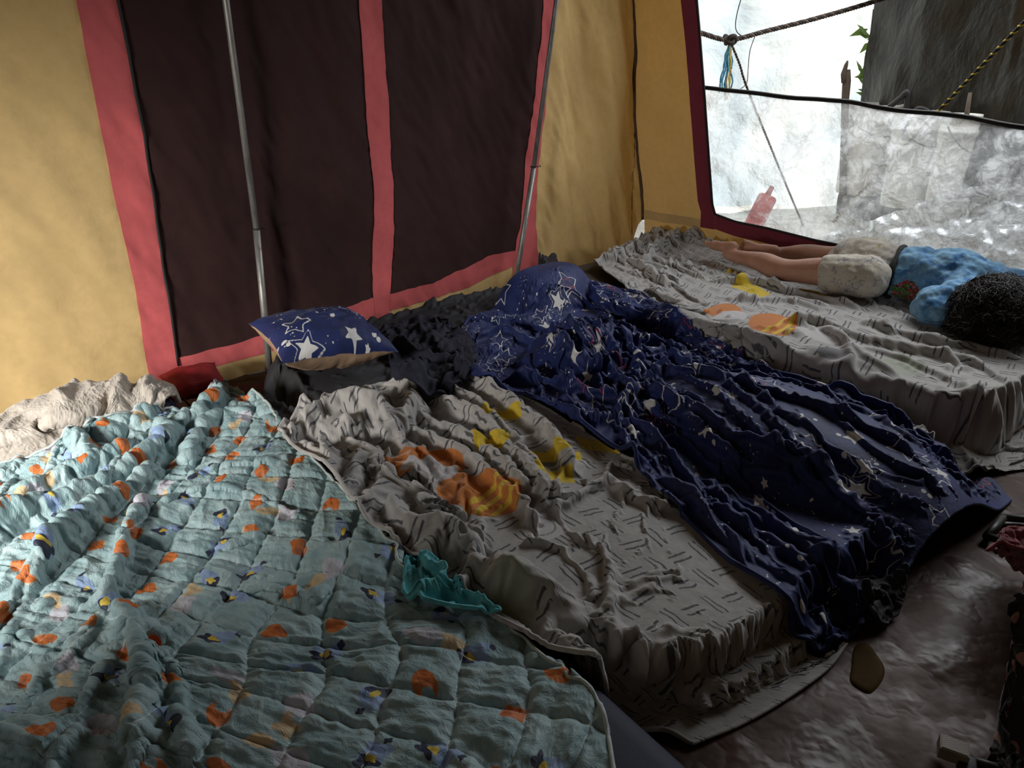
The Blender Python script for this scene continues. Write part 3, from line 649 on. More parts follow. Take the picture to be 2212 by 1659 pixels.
rid = [([(0, 1085), (100, 1032), (200, 990), (330, 930), (440, 878), (495, 832)], .17, .022, .050), ([(-100, 1180), (0, 1135), (110, 1090), (200, 1050), (300, 985), (400, 915)], .16, .024, .062, .2), ([(60, 1265), (130, 1190), (200, 1120), (270, 1065), (350, 1005)], z, .020, .045), ([(150, 945), (175, 960), (195, 990)], .17, .022, .06),
       ([(235, 1310), (255, 1240), (280, 1160), (320, 1080)], z, .016, .034), ([(285, 1659), (305, 1560), (318, 1460), (295, 1390), (250, 1320)], z, .020, .040, -.2), ([(-100, 1420), (0, 1330), (90, 1235), (150, 1170)], z, .018, .034), ([(430, 1659), (400, 1560), (380, 1460), (340, 1370)], z, .016, .018),
       ([(120, 1659), (200, 1520), (260, 1400)], z, .02, .022), ([(395, 985), (420, 930), (470, 890), (540, 880)], .16, .02, .03), ([(400, 1030), (500, 1010), (600, 1010)], z, .016, .018), ([(340, 1100), (440, 1060), (560, 1080), (680, 1130)], z, .014, .014), ([(420, 1330), (560, 1270), (720, 1290)], z, .02, .012), ([(60, 1500), (160, 1420), (230, 1330)], z, .018, .02), ([(470, 1180), (600, 1150), (720, 1180)], z, .016, .012), ([(-50, 1600), (60, 1590), (140, 1610)], z, .03, .025)]
u = np.linspace(0, 1, nu)[None]; v = np.linspace(0, 1, nv)[:, None]
R0_ = rest_uv(X); a_, b_ = R0_[..., 0], R0_[..., 1]; lf = ramp01(u, .75, .35)
wr_ = .016*lf*crease(a_*.9+b_*.5, b_*.2-a_*.15, .12, 341) + .007*crease(a_*.8, b_*.8, .10, 345)
X = settle(X, rid, .03+0*u+0*v, .03+0*u+0*v, wr=wr_, it=60, bend=.45, keep=.03, seed=12, jit=.003, thick=.012); add_raster(X)
k = 3; Xc = up(X, k); uv = rest_uv(X); uvc = up(np.concatenate([uv, uv[..., :1]], -1), k)[..., :2]
# quilting: seams sink, squares puff, cloth puckers along the seams. The seams run askew to the hem
th = math.radians(34+8); c0 = at_pixel(Xc, uvc, 700, 1400)
# direction of the picture's seam family in cloth coordinates
pA, pB = at_pixel(Xc, uvc, 560, 1450), at_pixel(Xc, uvc, 1000, 1525); dA = (pB-pA)/np.linalg.norm(pB-pA); dB = np.array([-dA[1], dA[0]])
du, dv = uvc[..., 0]-c0[0], uvc[..., 1]-c0[1]
wob = .006*fnoise(uvc[..., 0], uvc[..., 1], .18, 71); g1 = (du*dA[0]+dv*dA[1]+wob)/QC; g2 = (du*dB[0]+dv*dB[1]-wob)/QC
a, b = np.abs(g1-np.rint(g1)), np.abs(g2-np.rint(g2)); seam = np.minimum(a, b)*QC
puff = (1-np.exp(-(seam/.007)**1.2))*.0095
pk = fnoise(uvc[..., 0], uvc[..., 1], .030, 81, 3)*.0035*np.exp(-seam/.05) + fnoise(g1*.6+g2*.2, g2*2.4, .45, 91, 2)*.0028
ridg = -np.abs(fnoise(uvc[..., 0]*1.0+uvc[..., 1]*.5, uvc[..., 1]*.9, .045, 87, 2))*.005
lfu = up(np.repeat(np.broadcast_to(lf, X.shape[:2])[..., None], 1, -1).copy(), k)[..., 0]; Xc = Xc + normals(Xc)*(puff*(1-.35*lfu)+pk+ridg)[..., None]
pr = Print(uvc, ['sd_white', 'sd_cream', 'sd_lblue', 'sd_orange', 'sd_brown', 'sd_navy', 'sd_yellow']); r = np.random.default_rng(23)
L = uvc.reshape(-1, 2).max(0); sp = .088
def blob(pr, n, c, R, e=1.4, rot=None, lob=.25):
    ro = r.uniform(0, 6.28) if rot is None else rot; k3, ph = r.integers(2, 5), r.uniform(0, 6.28)
    def f(x, y):
        cc, ss = math.cos(ro), math.sin(ro); x, y = (cc*x+ss*y)/e, -ss*x+cc*y; t = np.arctan2(y, x); return np.hypot(x, y)-R*(1+lob*np.sin(k3*t+ph))
    pr.put(n, c, R*e*2.2, f)
for i in range(int(L[0]/sp)+1):
    for j in range(int(L[1]/sp)+1):
        c = np.array([(i+.5*(j % 2))*sp, j*sp]) + r.normal(0, .011, 2); kind = (i*2+j*3+r.integers(0, 2)) % 6; ro = r.uniform(0, 6.28); d = np.array([math.cos(ro), math.sin(ro)])
        if kind == 0:
            pr.put('sd_orange', c, .06, lambda x, y: np.maximum(sd_ell(x, y, .021, .017, ro), -(np.hypot(x-.013*d[0], y-.013*d[1])-.009)))
        elif kind in (1, 4):
            blob(pr, 'sd_orange', c, .014, 1.35, ro, .15); blob(pr, 'sd_cream', c+d*.012, .007, 1.3); blob(pr, 'sd_brown', c-d*.010, .0050, 1.5, ro+1)
        elif kind in (2, 5):
            blob(pr, 'sd_lblue', c, .015, 1.5, ro, .2); blob(pr, 'sd_navy', c+d*.017, .0095, 1.5, ro+.8, .3); blob(pr, 'sd_yellow', c+d*.009, .0050, 1.6); blob(pr, 'sd_white', c-d*.006, .006, 1.3); blob(pr, 'sd_navy', c-d*.027, .004, 1.7)
        else:
            blob(pr, 'sd_white', c, .020, 1.2, ro, .12); blob(pr, 'sd_cream', c+d*.042, .013, 1.5, ro, .3)
pr.a['seam'] = seam
Y, U, A = hem(Xc, uvc, pr.a, .012)
q = empty('quilt', (float(X[0, -1, 0]), float(X[0, -1, 1]), .0), 'pale blue diamond-stitched quilt with orange and navy print', 'quilt')
link('cover', grid_mesh('cover', Y, U, A), M_QUILT, q)
M_BIND = simple('pale_binding', (.40, .45, .44), .7, scale=200)
for e in (Xc[::4, -1], Xc[0, ::4]):
    link('binding', mesh('binding', *tube([Vector(p)+Vector((0, 0, .001)) for p in e], .0032, 6)), M_BIND, q)
XQ = Xc
print('quilt', round(time.time()-T0, 1))

# ------------------------------------------------------------------ grey blanket on the middle bed
raise_sup(lump(1130, 1260, .15, .16, .055, .185, -30, 1.3)); raise_sup(lump(760, 910, .15, .16, .11, .165, 20, 2))
nu, nv = 170, 210
X = lay([(598, 915, .17), (680, 845, .19), (800, 790, .19), (900, 775, .19), (1000, 762, .19), (1085, 790, .18)], [(1500, 1600, .01), (1640, 1530, .02), (1780, 1440, .02), (1835, 1375, .02)],
        [(598, 915, .17), (650, 975, .16), (715, 1050, .15), (780, 1125, .15), (890, 1190, .15), (1000, 1262, .15), (1095, 1350, .14), (1210, 1415, .13), (1340, 1482, .1), (1440, 1550, .03), (1500, 1600, .01)],
        [(1085, 790, .18), (1250, 885, .17), (1450, 1010, .165), (1620, 1140, .16), (1780, 1300, .13), (1835, 1375, .02)], nu, nv)
z = .17
rid = [([(1000, 772), (1090, 838), (1165, 885), (1225, 950), (1255, 985)], z, .017, .040), ([(930, 820), (1040, 880), (1120, 960), (1170, 1020), (1185, 1055)], z, .017, .042, .2), ([(875, 862), (1000, 900), (1085, 965), (1150, 1040)], z, .016, .034),
       ([(870, 892), (1000, 940), (1085, 1010), (1150, 1075), (1180, 1100)], z, .015, .030), ([(860, 915), (930, 960), (985, 1015)], z, .016, .022), ([(960, 790), (1050, 860), (1130, 930), (1200, 1020), (1260, 1030)], z, .014, .03),
       ([(835, 785), (880, 790), (888, 835), (855, 880), (800, 905)], .2, .020, .058), ([(640, 905), (700, 868), (780, 868), (845, 892), (905, 985), (925, 1050)], .19, .018, .050), ([(618, 920), (680, 852), (760, 842), (830, 868)], .19, .020, .05),
       ([(690, 940), (715, 1030), (765, 1115)], z, .014, .034), ([(740, 900), (765, 980), (760, 1060)], z, .014, .03), ([(800, 925), (838, 1000), (800, 1080), (775, 1125)], z, .018, .040), ([(655, 930), (690, 1000), (740, 1080)], z, .012, .024),
       ([(835, 1075), (880, 1120), (950, 1135), (1020, 1138)], z, .018, .045), ([(1018, 1130), (1026, 1190), (990, 1252)], z, .014, .040), ([(900, 1180), (960, 1150), (1010, 1160)], z, .02, .03),
       ([(1030, 1185), (1180, 1222), (1320, 1292), (1390, 1345), (1480, 1345), (1620, 1340)], z, .018, .026), ([(1015, 1262), (1080, 1245), (1170, 1280), (1240, 1350), (1330, 1400)], z, .030, .03), ([(1300, 985), (1400, 1040), (1490, 1062)], z, .014, .022),
       ([(1240, 1100), (1310, 1140), (1320, 1230), (1320, 1290)], z, .014, .024), ([(1120, 1110), (1200, 1130), (1260, 1180), (1290, 1250)], z, .013, .02), ([(1330, 1250), (1420, 1210), (1500, 1180)], z, .025, .018), ([(1350, 1330), (1450, 1310), (1560, 1310)], z, .014, .02),
       ([(980, 1080), (1000, 1010), (960, 960)], z, .014, .02), ([(1040, 1110), (1040, 1060), (1010, 1010)], z, .016, .024), ([(1250, 985), (1300, 1000), (1330, 960), (1390, 965)], z, .014, .02), ([(1180, 1060), (1240, 1040), (1290, 1000)], z, .014, .026)]
u = np.linspace(0, 1, nu)[None]; v = np.linspace(0, 1, nv)[:, None]
exu = (.05+.07*ramp01(v, .5, .2))*ramp01(v, .75, .5)+.0*u; exv = .03+.06*np.exp(-((v-.5)/.12)**2-((u-.45)/.3)**2)
R0_ = rest_uv(X); a_, b_ = R0_[..., 0], R0_[..., 1]; ed_ = np.clip(np.minimum(np.minimum(u, 1-u), np.minimum(v, 1-v))/.05, 0, 1)
rid = [(q[0], q[1], q[2]*1.35, q[3]*1.25)+tuple(q[4:]) for q in rid]
wr_ = ed_*(.013*crease(a_*.8+b_*.25, b_*.45-a_*.2, .10, 311)*(.6+.4*ramp01(v, .75, .5)) + .006*crease(a_, b_, .06, 315))
X = settle(X, rid, exu*ed_, exv*ed_, wr=wr_, it=60, bend=.4, keep=.02, seed=5, jit=.003); add_raster(X); Xc = up(X, 2); uv = rest_uv(X); uvc = up(np.concatenate([uv, uv[..., :1]], -1), 2)[..., :2]
pr = Print(uvc, NAMES)
big_print(pr, uvc, Xc, [('striped', (1030, 1065), .12, .09, 1.25), ('orange', (930, 1000), .10, .08, .6), ('white', (935, 1020), .075, .055, .6), ('yellow', (1070, 960), .05, .035, .3), ('yellow', (1080, 900), .06, .025, .4), ('yellow', (1200, 960), .07, .028, .5), ('yellow', (1320, 960), .07, .05, .2),
                        ('yellow', (1200, 1030), .05, .03, .5), ('yellow', (860, 1100), .02, .05, -.5), ('orange', (850, 1000), .025, .04, .2), ('circles', (1335, 1040), .055, .05, 0), ('circles', (1165, 1135), .055, .05, 0), ('green', (1110, 1290), .05, .06, .4), ('dark', (1185, 1000), .03, .02, 0)])
Y, U, A = hem(Xc, uvc, pr.a)
o = link('blanket', grid_mesh('blanket', Y, U, A), M_GREY); tag(o, 'crumpled grey plush blanket between the pale blue quilt and the navy comforter', 'blanket')
XGREY = Xc
print('grey blanket', round(time.time()-T0, 1))
# ------------------------------------------------------------------ navy star comforter
raise_sup(lump(1175, 600, .2, .30, .19, .25, 42, 2)); raise_sup(lump(1260, 730, .18, .25, .18, .215, 20)); raise_sup(lump(1700, 900, .17, .5, .28, .20, -52, 2))
nu, nv = 170, 230
X = lay([(955, 690, .22), (1040, 612, .25), (1200, 552, .28), (1310, 572, .26), (1400, 612, .24)], [(1815, 1378, .005), (1888, 1330, .005), (1962, 1255, .005), (2052, 1192, .005), (2130, 1136, .005), (2185, 1080, .005)],
        [(955, 690, .22), (1000, 775, .19), (1100, 800, .19), (1190, 832, .19), (1290, 897, .19), (1390, 962, .19), (1500, 1072, .185), (1600, 1162, .18), (1700, 1252, .16), (1780, 1332, .1), (1815, 1378, .005)],
        [(1400, 612, .24), (1500, 672, .22), (1700, 762, .2), (1900, 842, .195), (2090, 930, .17), (2150, 990, .07), (2185, 1080, .005)], nu, nv)
z = .2
rid = [([(1080, 800), (1190, 830), (1290, 890), (1390, 960)], .2, .02, .02), ([(960, 700), (1080, 665), (1180, 690), (1260, 720)], .22, .02, .03), ([(1000, 640), (1100, 640), (1220, 660), (1330, 690), (1420, 740)], .23, .022, .03), ([(1180, 830), (1260, 860), (1330, 850), (1380, 800)], z, .018, .045),
       ([(1090, 760), (1180, 770), (1280, 800), (1330, 810)], z, .018, .04), ([(1130, 700), (1220, 740), (1310, 760), (1400, 800)], z, .014, .035), ([(1250, 640), (1340, 680), (1420, 690), (1500, 700)], z, .016, .03), ([(1400, 960), (1480, 1000), (1600, 1120), (1740, 1260)], z, .016, .02),
       ([(1380, 800), (1500, 860), (1600, 920), (1720, 960), (1850, 1010)], z, .014, .03), ([(1380, 860), (1480, 940), (1560, 1000), (1680, 1060), (1800, 1120), (1900, 1170)], z, .016, .03), ([(1400, 760), (1560, 820), (1720, 870), (1880, 930), (2020, 990)], z, .013, .028), ([(1430, 720), (1580, 770), (1760, 830), (1930, 890), (2080, 960)], z, .013, .026),
       ([(1460, 690), (1620, 740), (1780, 790), (1950, 860), (2100, 950)], z, .012, .022), ([(1500, 890), (1640, 960), (1760, 990), (1900, 1050), (2000, 1110)], z, .014, .026), ([(1500, 1000), (1600, 1060), (1700, 1100), (1800, 1180), (1880, 1260)], z, .016, .026), ([(1640, 1090), (1760, 1130), (1840, 1130), (1920, 1190)], z, .016, .024),
       ([(1340, 870), (1370, 930), (1350, 970)], z, .016, .035), ([(1420, 850), (1400, 800), (1440, 760)], z, .014, .03), ([(1290, 600), (1360, 640), (1390, 690)], .24, .018, .03), ([(1350, 600), (1410, 640), (1470, 690)], .23, .016, .025)]
u = np.linspace(0, 1, nu)[None]; v = np.linspace(0, 1, nv)[:, None]
ctr = np.exp(-((v-.36)/.15)**2)*np.exp(-((u-.4)/.45)**2)
exu = .10 + .16*ctr - .05*ramp01(v, .2, .05); exv = .03 + .17*ctr + 0*u
R0_ = rest_uv(X); a_, b_ = R0_[..., 0], R0_[..., 1]; ed_ = np.clip(np.minimum(np.minimum(u, 1-u), np.minimum(v, 1-v))/.04, 0, 1)
wr_ = ed_*((.032*ctr+.004)*crease(a_, b_*.9, .075, 321) + (.018*ctr)*crease(a_*.9+b_*.3, b_, .04, 325) + .024*ramp01(v, .3, .5)*crease(a_+.12*b_, b_*.20, .075, 327) + .010*ramp01(v, .3, .5)*crease(a_-.1*b_, b_*.25, .035, 329) + .012*ramp01(v, .35, .1)*crease(a_*.5, b_, .05, 331))
X = settle(X, rid, .4*exu*ed_, .4*exv*ed_, wr=wr_, it=60, bend=.2, keep=.02, seed=9, jit=.004); add_raster(X); XN = X
k = 3; Xc = up(X, k); uv = rest_uv(X); uvc = up(np.concatenate([uv, uv[..., :1]], -1), k)[..., :2]
def star_print(pr, X, uv, fills, lines, reds, ndots, seed, auto=(0, 0, 0)):
    r = np.random.default_rng(seed); L = uv.reshape(-1, 2).max(0)
    loc = lambda q: at_pixel(X, uv, *q[:2])
    rnd = lambda: np.array([r.uniform(.03, L[0]-.03), r.uniform(.03, L[1]-.03)])
    F_ = [(loc(q), q[2]) for q in fills] + [(rnd(), r.uniform(.018, .034)) for _ in range(auto[0])]
    for c, R in F_:
        ro = r.uniform(0, 6.28); pr.put('sd_white', c, R*1.8, lambda x, y: sd_star(x, y, R, 3.1, ro))
        if R > .03: pr.put('sd_white', c, R*2.2, lambda x, y: np.abs(sd_star(x, y, R*1.55, 3.0, ro))-.0011)
    for c, R in [(loc(q), q[2]) for q in lines] + [(rnd(), r.uniform(.045, .065)) for _ in range(auto[1])]:
        ro = r.uniform(0, 6.28); pr.put('sd_white', c, R*1.4, lambda x, y: np.abs(sd_star(x, y, R, 2.9, ro))-.0016)
    for c, R in [(loc(q), q[2]) for q in reds] + [(rnd(), r.uniform(.025, .04)) for _ in range(auto[2])]:
        ro = r.uniform(0, 6.28); pr.put('sd_red', c, R*1.4, lambda x, y: np.abs(sd_star(x, y, R, 2.9, ro))-.0014)
    for _ in range(ndots):
        c = rnd(); big = r.random() < .25
        for _ in range(r.integers(1, 3) if big else r.integers(3, 9)):
            d = c + r.normal(0, .018 if not big else .014, 2); R = r.uniform(.004, .0075) if big else r.uniform(.0012, .003); pr.put('sd_white', d, .03, lambda x, y: np.hypot(x, y)-R)
pr = Print(uvc, ['sd_white', 'sd_red'])
star_print(pr, Xc, uvc, [(1530, 925, .030), (1505, 1025, .013), (1650, 1045, .013), (1638, 1085, .03), (1205, 652, .034), (1375, 640, .05), (1555, 752, .032), (1670, 765, .028), (1770, 830, .026), (1580, 855, .026), (1180, 705, .04), (1290, 745, .035), (1240, 765, .03), (1845, 945, .03), (1480, 760, .03), (1400, 870, .03), (1735, 905, .02), (1270, 815, .03), (1345, 700, .03), (1440, 800, .03)],
           [(1225, 612, .06), (1060, 612, .05), (1100, 690, .06), (1170, 680, .06), (1310, 560, .05), (1420, 680, .05), (1895, 1225, .06), (1550, 760, .055), (1090, 770, .05), (1390, 805, .05), (1290, 850, .05), (1330, 880, .05), (2110, 940, .05), (1250, 690, .055), (1480, 720, .05), (2060, 1150, .05), (1840, 1180, .0)][:-1],
           [(1225, 612, .032), (1415, 912, .028), (1640, 825, .03), (1610, 720, .03), (1430, 712, .03), (1290, 735, .03), (1340, 790, .03), (1320, 620, .03), (1500, 690, .03)], 320, 2, (18, 24, 7))
Y, U, A = hem(Xc, uvc, pr.a, .010)
o = link('comforter', grid_mesh('comforter', Y, U, A), M_STAR); tag(o, 'rumpled navy comforter printed with white and red stars on the middle bed', 'comforter')
XNAVY = Xc
print('comforter', round(time.time()-T0, 1))
# ------------------------------------------------------------------ outside the window
CAMP = Vector((0, 0, CAMH))
def PO(px, py, k): return CAMP + (PLANE(px, py, C0, NW)-CAMP)*k
def sheet(name, bl, br, h, nu, nv, amp, seed, mat, label, cat='tarpaulin', parent=None, sag=0.0):
    bl, br = Vector(bl), Vector(br); d = (br-bl); n = Vector((d.y, -d.x, 0)).normalized()
    u = np.linspace(0, 1, nu)[None]; v = np.linspace(0, 1, nv)[:, None]; L = d.length
    D = amp*fnoise(u*L+v*.2, v*h, .9, seed, 4) + amp*.5*np.sin(u*L*2.1+v*h*1.1) + amp*.25*np.abs(fnoise(u*L, v*h*.6+u, .35, seed+9))
    X = np.array(bl) + u[..., None]*np.array(d) + D[..., None]*np.array(n); X[..., 2] = X[..., 2] + v*h - sag*np.sin(np.pi*u)*v
    o = link(name, grid_mesh(name, X), mat, parent); return tag(o, label, cat) if label else o
n = NT('white_tarp'); ob = n.obj(); f = n.ramp(n.noise(ob, 1.3, 5, .6, .6), .35, .7); c = n.mix(f, (.52, .62, .70), (.88, .90, .90))  # bluish streaks in the colour stand in for the sheet's soft shading
nb = n.bump(n.noise(ob, 2.4, 5, .55, .4), .9, .10)
M_WT = n.finish(n.mixsh(.62, n.P(Base_Color=c, Roughness=.6, Normal=nb), n.node('BsdfTranslucent', {'Color': c, 'Normal': nb}).outputs[0]))
n = NT('silver_brown_tarp'); ob = n.obj(); f = n.noise(ob, 2.2, 6, .62, .8)
c = n.mix(n.ramp(f, .35, .65), (.013, .0115, .008), (.036, .030, .020)); nb = n.bump(n.noise(n.mapping(ob, (1, 1, .5)), 3.5, 5, .55, .2), .8, .06)
x, y, zz_ = n.xyz(ob); crs = n.math('MULTIPLY', n.ramp(n.math('ABSOLUTE', n.math('SUBTRACT', n.math('FRACT', n.math('MULTIPLY', x, 1.1)), .5)), 0, .02, 1, 0), 1.0)
nb = n.bump(crs, .5, .01, nb); n.P(Base_Color=c, Roughness=.38, Metallic=.25, Specular_IOR_Level=.6, Normal=nb); M_DT = n.m
a0, a1 = PD(1350, 116, 4.7), PD(2150, 116, 5.5); a0.z = a1.z = .1; dd = (a1-a0).normalized()
sheet('white_tarp', a0-dd*2.2, a1+dd*1.6, 5.6, 150, 120, .10, 40, M_WT, 'white tarpaulin hung up outside and glowing in the sun')
b0, b1 = PD(1893, 116, 4.75), PD(2290, 116, 4.1); b0.z = b1.z = .12; dd = (b1-b0).normalized()
sheet('dark_tarp', b0, b1+dd*2.0, 5.2, 130, 140, .07, 50, M_DT, 'dark silvery brown tarpaulin hung beside the white one')
M_GROUND = simple('pale_dirt', (.82, .79, .73), .95, scale=8, bump=.6, bdist=.02, var=.25)
nx = 90; gx, gy = np.meshgrid(np.linspace(-4, 9, nx), np.linspace(1.0, 10, nx)); Z = .06*fnoise(gx, gy, 1.2, 60) + .08
keepout = ((gx-SB.x)*E1.x+(gy-SB.y)*E1.y < LEN+.35) & ((gx-SB.x)*E2.x+(gy-SB.y)*E2.y > -.25)
Z = np.where(keepout, -.3, Z); X = np.stack([gx, gy, Z], -1)
tag(link('ground', grid_mesh('ground', X[::-1]), M_GROUND), 'pale dirt ground outside the tent', kind='structure')
# ropes laid from strands
def rope(name, path, r, mats, label, turns=40, n=160, parent=None):
    p = spline(path, n); o = empty(name, p[0], label, 'rope') if label else parent
    t = np.gradient(p, axis=0); t /= np.linalg.norm(t, axis=1, keepdims=True); a = np.cross(t, [0, 0, 1.0]); a /= np.linalg.norm(a, axis=1, keepdims=True)+1e-9; b = np.cross(t, a)
    for k, m in enumerate(mats):
        th = np.linspace(0, turns*2*np.pi, n)+2*np.pi*k/len(mats); q = p + r*.55*(np.cos(th)[:, None]*a+np.sin(th)[:, None]*b)
        link('strand', mesh('strand', *tube(q, r*.62, 5)), m, o)
    return o
M_ROPEK = simple('black_rope', (.025, .02, .018), .9, scale=200); M_ROPEB = simple('brown_rope', (.11, .07, .05), .9, scale=200)
M_YEL = simple('yellow_cord', (.62, .48, .05), .7, scale=200); M_BLUEC = simple('blue_cord', (.06, .28, .46), .7, scale=200); M_WHC = simple('white_cord', (.6, .6, .56), .7, scale=200)
knot = PO(1577, 86, 1.18)
rope('guy_rope', [PO(1440, 50, 1.05), PO(1515, 72, 1.12), knot, PO(1660, 66, 1.25), PO(1770, 38, 1.32), PO(1905, -2, 1.42), PO(2100, -70, 1.52), PO(2350, -170, 1.62)], .0105, [M_ROPEK, M_ROPEB, M_ROPEK], 'dark braided rope sagging to a knot outside the window', 46, 420)
rope('guy_rope', [knot+Vector((.01, 0, -.02)), PO(1598, 140, 1.19), PO(1616, 196, 1.2), PO(1690, 380, 1.25), PO(1740, 500, 1.3)], .0055, [M_ROPEK, M_ROPEB], 'thin dark rope running down from the knot', 40, 300)
rope('guy_rope', [PO(2720, -430, 1.03), PO(2500, -222, 1.05), PO(2300, -35, 1.08), PO(2212, 48, 1.1), PO(2115, 148, 1.12), PO(2022, 245, 1.14), PO(1900, 372, 1.17), PO(1800, 480, 1.2)], .0068, [M_ROPEK, M_YEL, M_ROPEK], 'yellow and black rope slanting across the window', 60, 500)
kt = empty('rope_tassel', knot, 'rope knot with hanging yellow and blue frayed strands', 'tassel')
R = np.random.default_rng(5); pts = [knot+Vector((.022*math.cos(a*2.1)*(1+.3*math.sin(a*3)), .02*math.sin(a*2.1), .016*math.sin(a*3.3))) for a in np.linspace(0, 6.28, 40)]
link('knot', mesh('knot', *tube(pts, .011, 7, closed=True)), M_ROPEK, kt)
for k in range(11):
    dx = R.uniform(-.028, .03); L = R.uniform(.17, .27); ph = R.uniform(0, 6); m = [M_YEL, M_BLUEC, M_BLUEC, M_WHC][k % 4]
    q = [knot+Vector((dx*(s**.6)*1.3+.004*math.sin(ph+s*14), R.uniform(-.004, .004), -.015-L*s)) for s in np.linspace(0, 1, 14)]
    link('strand', mesh('strand', *tube(q, .0038, 5)), m, kt)
tag(link('wire', mesh('wire', *tube(spline([PO(1640, -110, 1.215), PO(1610, -30, 1.215), PO(1592, 30, 1.215), PO(1590, 65, 1.21), PO(1606, 81, 1.2)], 30), .0024, 5)), M_ROPEK), 'thin dark wire curling above the knot outside', 'wire')
tag(link('wire', mesh('wire', *tube(spline([PO(1632, 75, 1.23), PO(1620, 110, 1.22), PO(1616, 150, 1.22), PO(1613, 180, 1.22), PO(1600, 192, 1.22)], 30), .0020, 5)), M_ROPEK), 'thin dark wire dangling below the rope outside', 'wire')
# forked stake
M_STAKE = simple('weathered_stake', (.10, .075, .055), .9, scale=60)
st = empty('stake', PD(1820, 440, 4.35), 'rough forked wooden stake standing before the white tarpaulin', 'stake')
link('post', mesh('post', *tube([PD(1820, 440, 4.35), PD(1826, 215, 4.35), PD(1829, 175, 4.35), PD(1833, 150, 4.35)], [.02, .02, .022, .010], 8)), M_STAKE, st)
link('branch', mesh('branch', *tube([PD(1824, 178, 4.34), PD(1822, 160, 4.34), PD(1828, 140, 4.34), PD(1831, 131, 4.34)], [.016, .014, .010, .004], 8)), M_STAKE, st)
# tarp edge pole with leaves in the gap
M_LEAF = simple('green_leaf', (.22, .36, .07), .6, scale=60); sp = empty('sapling', PD(1872, 330, 4.85), 'slim leafy sapling in the gap between the two tarpaulins', 'sapling')
link('stem', mesh('stem', *tube([PD(1868, 330, 4.85), PD(1872, 220, 4.85), PD(1878, 120, 4.85), PD(1888, 20, 4.85)], [.014, .012, .010, .006], 7)), M_STAKE, sp)
for k in range(16):
    c = PD(1862+R.uniform(-8, 26), R.uniform(60, 215), 4.84); s = R.uniform(.03, .055); a = R.uniform(-1, 1)
    V = [c+Vector((s*math.cos(a+q)*w, .3*s*math.sin(q*2), s*math.sin(a+q)*w)) for q, w in ((0, 1), (.9, .45), (math.pi, 1), (-.9, .45))]
    link('leaf', mesh('leaf', V, [(0, 1, 2, 3)]), M_LEAF, sp)
# buckets
M_BUCK = simple('white_plastic_bucket', (.72, .71, .66), .45, scale=12, bump=.05); M_BAR = simple('black_plastic', (.02, .02, .02), .5, scale=50)
def bucket(px, py, dist, r, label, handle=True):
    rim = PD(px, py, dist); hgt = .46; o = empty('bucket', (rim.x, rim.y, rim.z-hgt), label, 'bucket')
    prof = [(.0, 0), (.80, 0), (.84, .01), (.95, hgt*.75), (.955, hgt*.8), (1.03, hgt*.8), (1.03, hgt*.86), (.97, hgt*.86), (.985, hgt*.96), (1.04, hgt*.96), (1.04, hgt), (.96, hgt), (.92, hgt*.8), (.82, .02), (0, .02)]
    th = np.linspace(0, 2*np.pi, 40, endpoint=False); X = np.zeros((len(prof), 40, 3))
    for k, (q, z) in enumerate(prof): X[k, :, 0] = rim.x+r*q*np.cos(th); X[k, :, 1] = rim.y+r*q*np.sin(th); X[k, :, 2] = rim.z-hgt+z
    link('body', grid_mesh('body', X[:, ::-1], closed_u=True), M_BUCK, o)
    if handle:
        q = [rim+Vector((r*1.05*math.cos(a), -.05-.12*math.sin(a)*1.0, -.05-.10*math.sin(a))) for a in np.linspace(0, math.pi, 20)]; link('handle', mesh('handle', *tube(q, .004, 6)), M_BAR, o)
    return o
bucket(1890, 224, 4.45, .135, 'white bucket under the corner of the dark tarpaulin'); bucket(1992, 240, 4.25, .12, 'white bucket with a black strap across its rim'); bucket(2080, 246, 3.95, .078, 'small white bucket with a stick standing in it')
tag(link('strap', mesh('strap', *tube(spline([PD(1920, 232, 4.15), PD(1945, 212, 4.15), PD(1962, 198, 4.15), PD(1958, 238, 4.15), PD(1956, 300, 4.15)], 30), .014, 8)), M_BAR), 'bent black bar propped between the white buckets', 'bar')
tag(link('stick', mesh('stick', *tube([PD(2084, 300, 3.95), PD(2088, 250, 3.95), PD(2096, 200, 3.95)], [.012, .011, .008], 7)), M_STAKE), 'short stick standing in the small bucket', 'stick')
tag(link('strap', mesh('strap', *tube(spline([PD(1975, 240, 4.12), PD(1985, 234, 4.12), PD(2000, 237, 4.12), PD(2012, 245, 4.12)], 20), .012, 8)), M_BAR), 'black strap lying over a white bucket rim', 'strap')
# crumpled clear plastic lying outside against the lower window
M_PLB = plastic_mat('crumpled_clear_plastic', .6, 8.0, (.85, .9, .96), .65)
nu, nv = 190, 110; pu = np.linspace(0, 1, nu); top = np.interp(pu, [0, .15, .35, .55, .7, 1], [560, 505, 460, 410, 392, 420])
X = np.zeros((nv, nu, 3))
ka = [np.array(PO(1680+700*p, 640, 1.10)) for p in pu]; kb = [np.array(PO(1680+700*p, t, 1.16)) for p, t in zip(pu, top)]
vv = np.linspace(0, 1, nv)[:, None]
for j in range(nu): X[:, j] = ka[j]*(1-vv) + kb[j]*vv
g = np.abs(fnoise(X[..., 0]*1.1, X[..., 2], .13, 90, 4)); X += (.045*(g-.3)*np.minimum(1, 4*vv+.2))[..., None]*np.array(NW)
tag(link('plastic_wrap', grid_mesh('plastic_wrap', X), M_PLB), 'heap of crumpled clear plastic leaning outside the lower window', 'plastic sheet')
M_REDP = simple('red_plastic', (.55, .04, .03), .5, scale=20)
c = PD(1640, 462, 4.2); V, Fc = box(c, (.10, .06, .22), Matrix.Rotation(.35, 3, 'Y'), .02); jc = empty('fuel_can', (c.x, c.y, c.z-.12), 'red plastic can on the ground seen through the plastic', 'can')
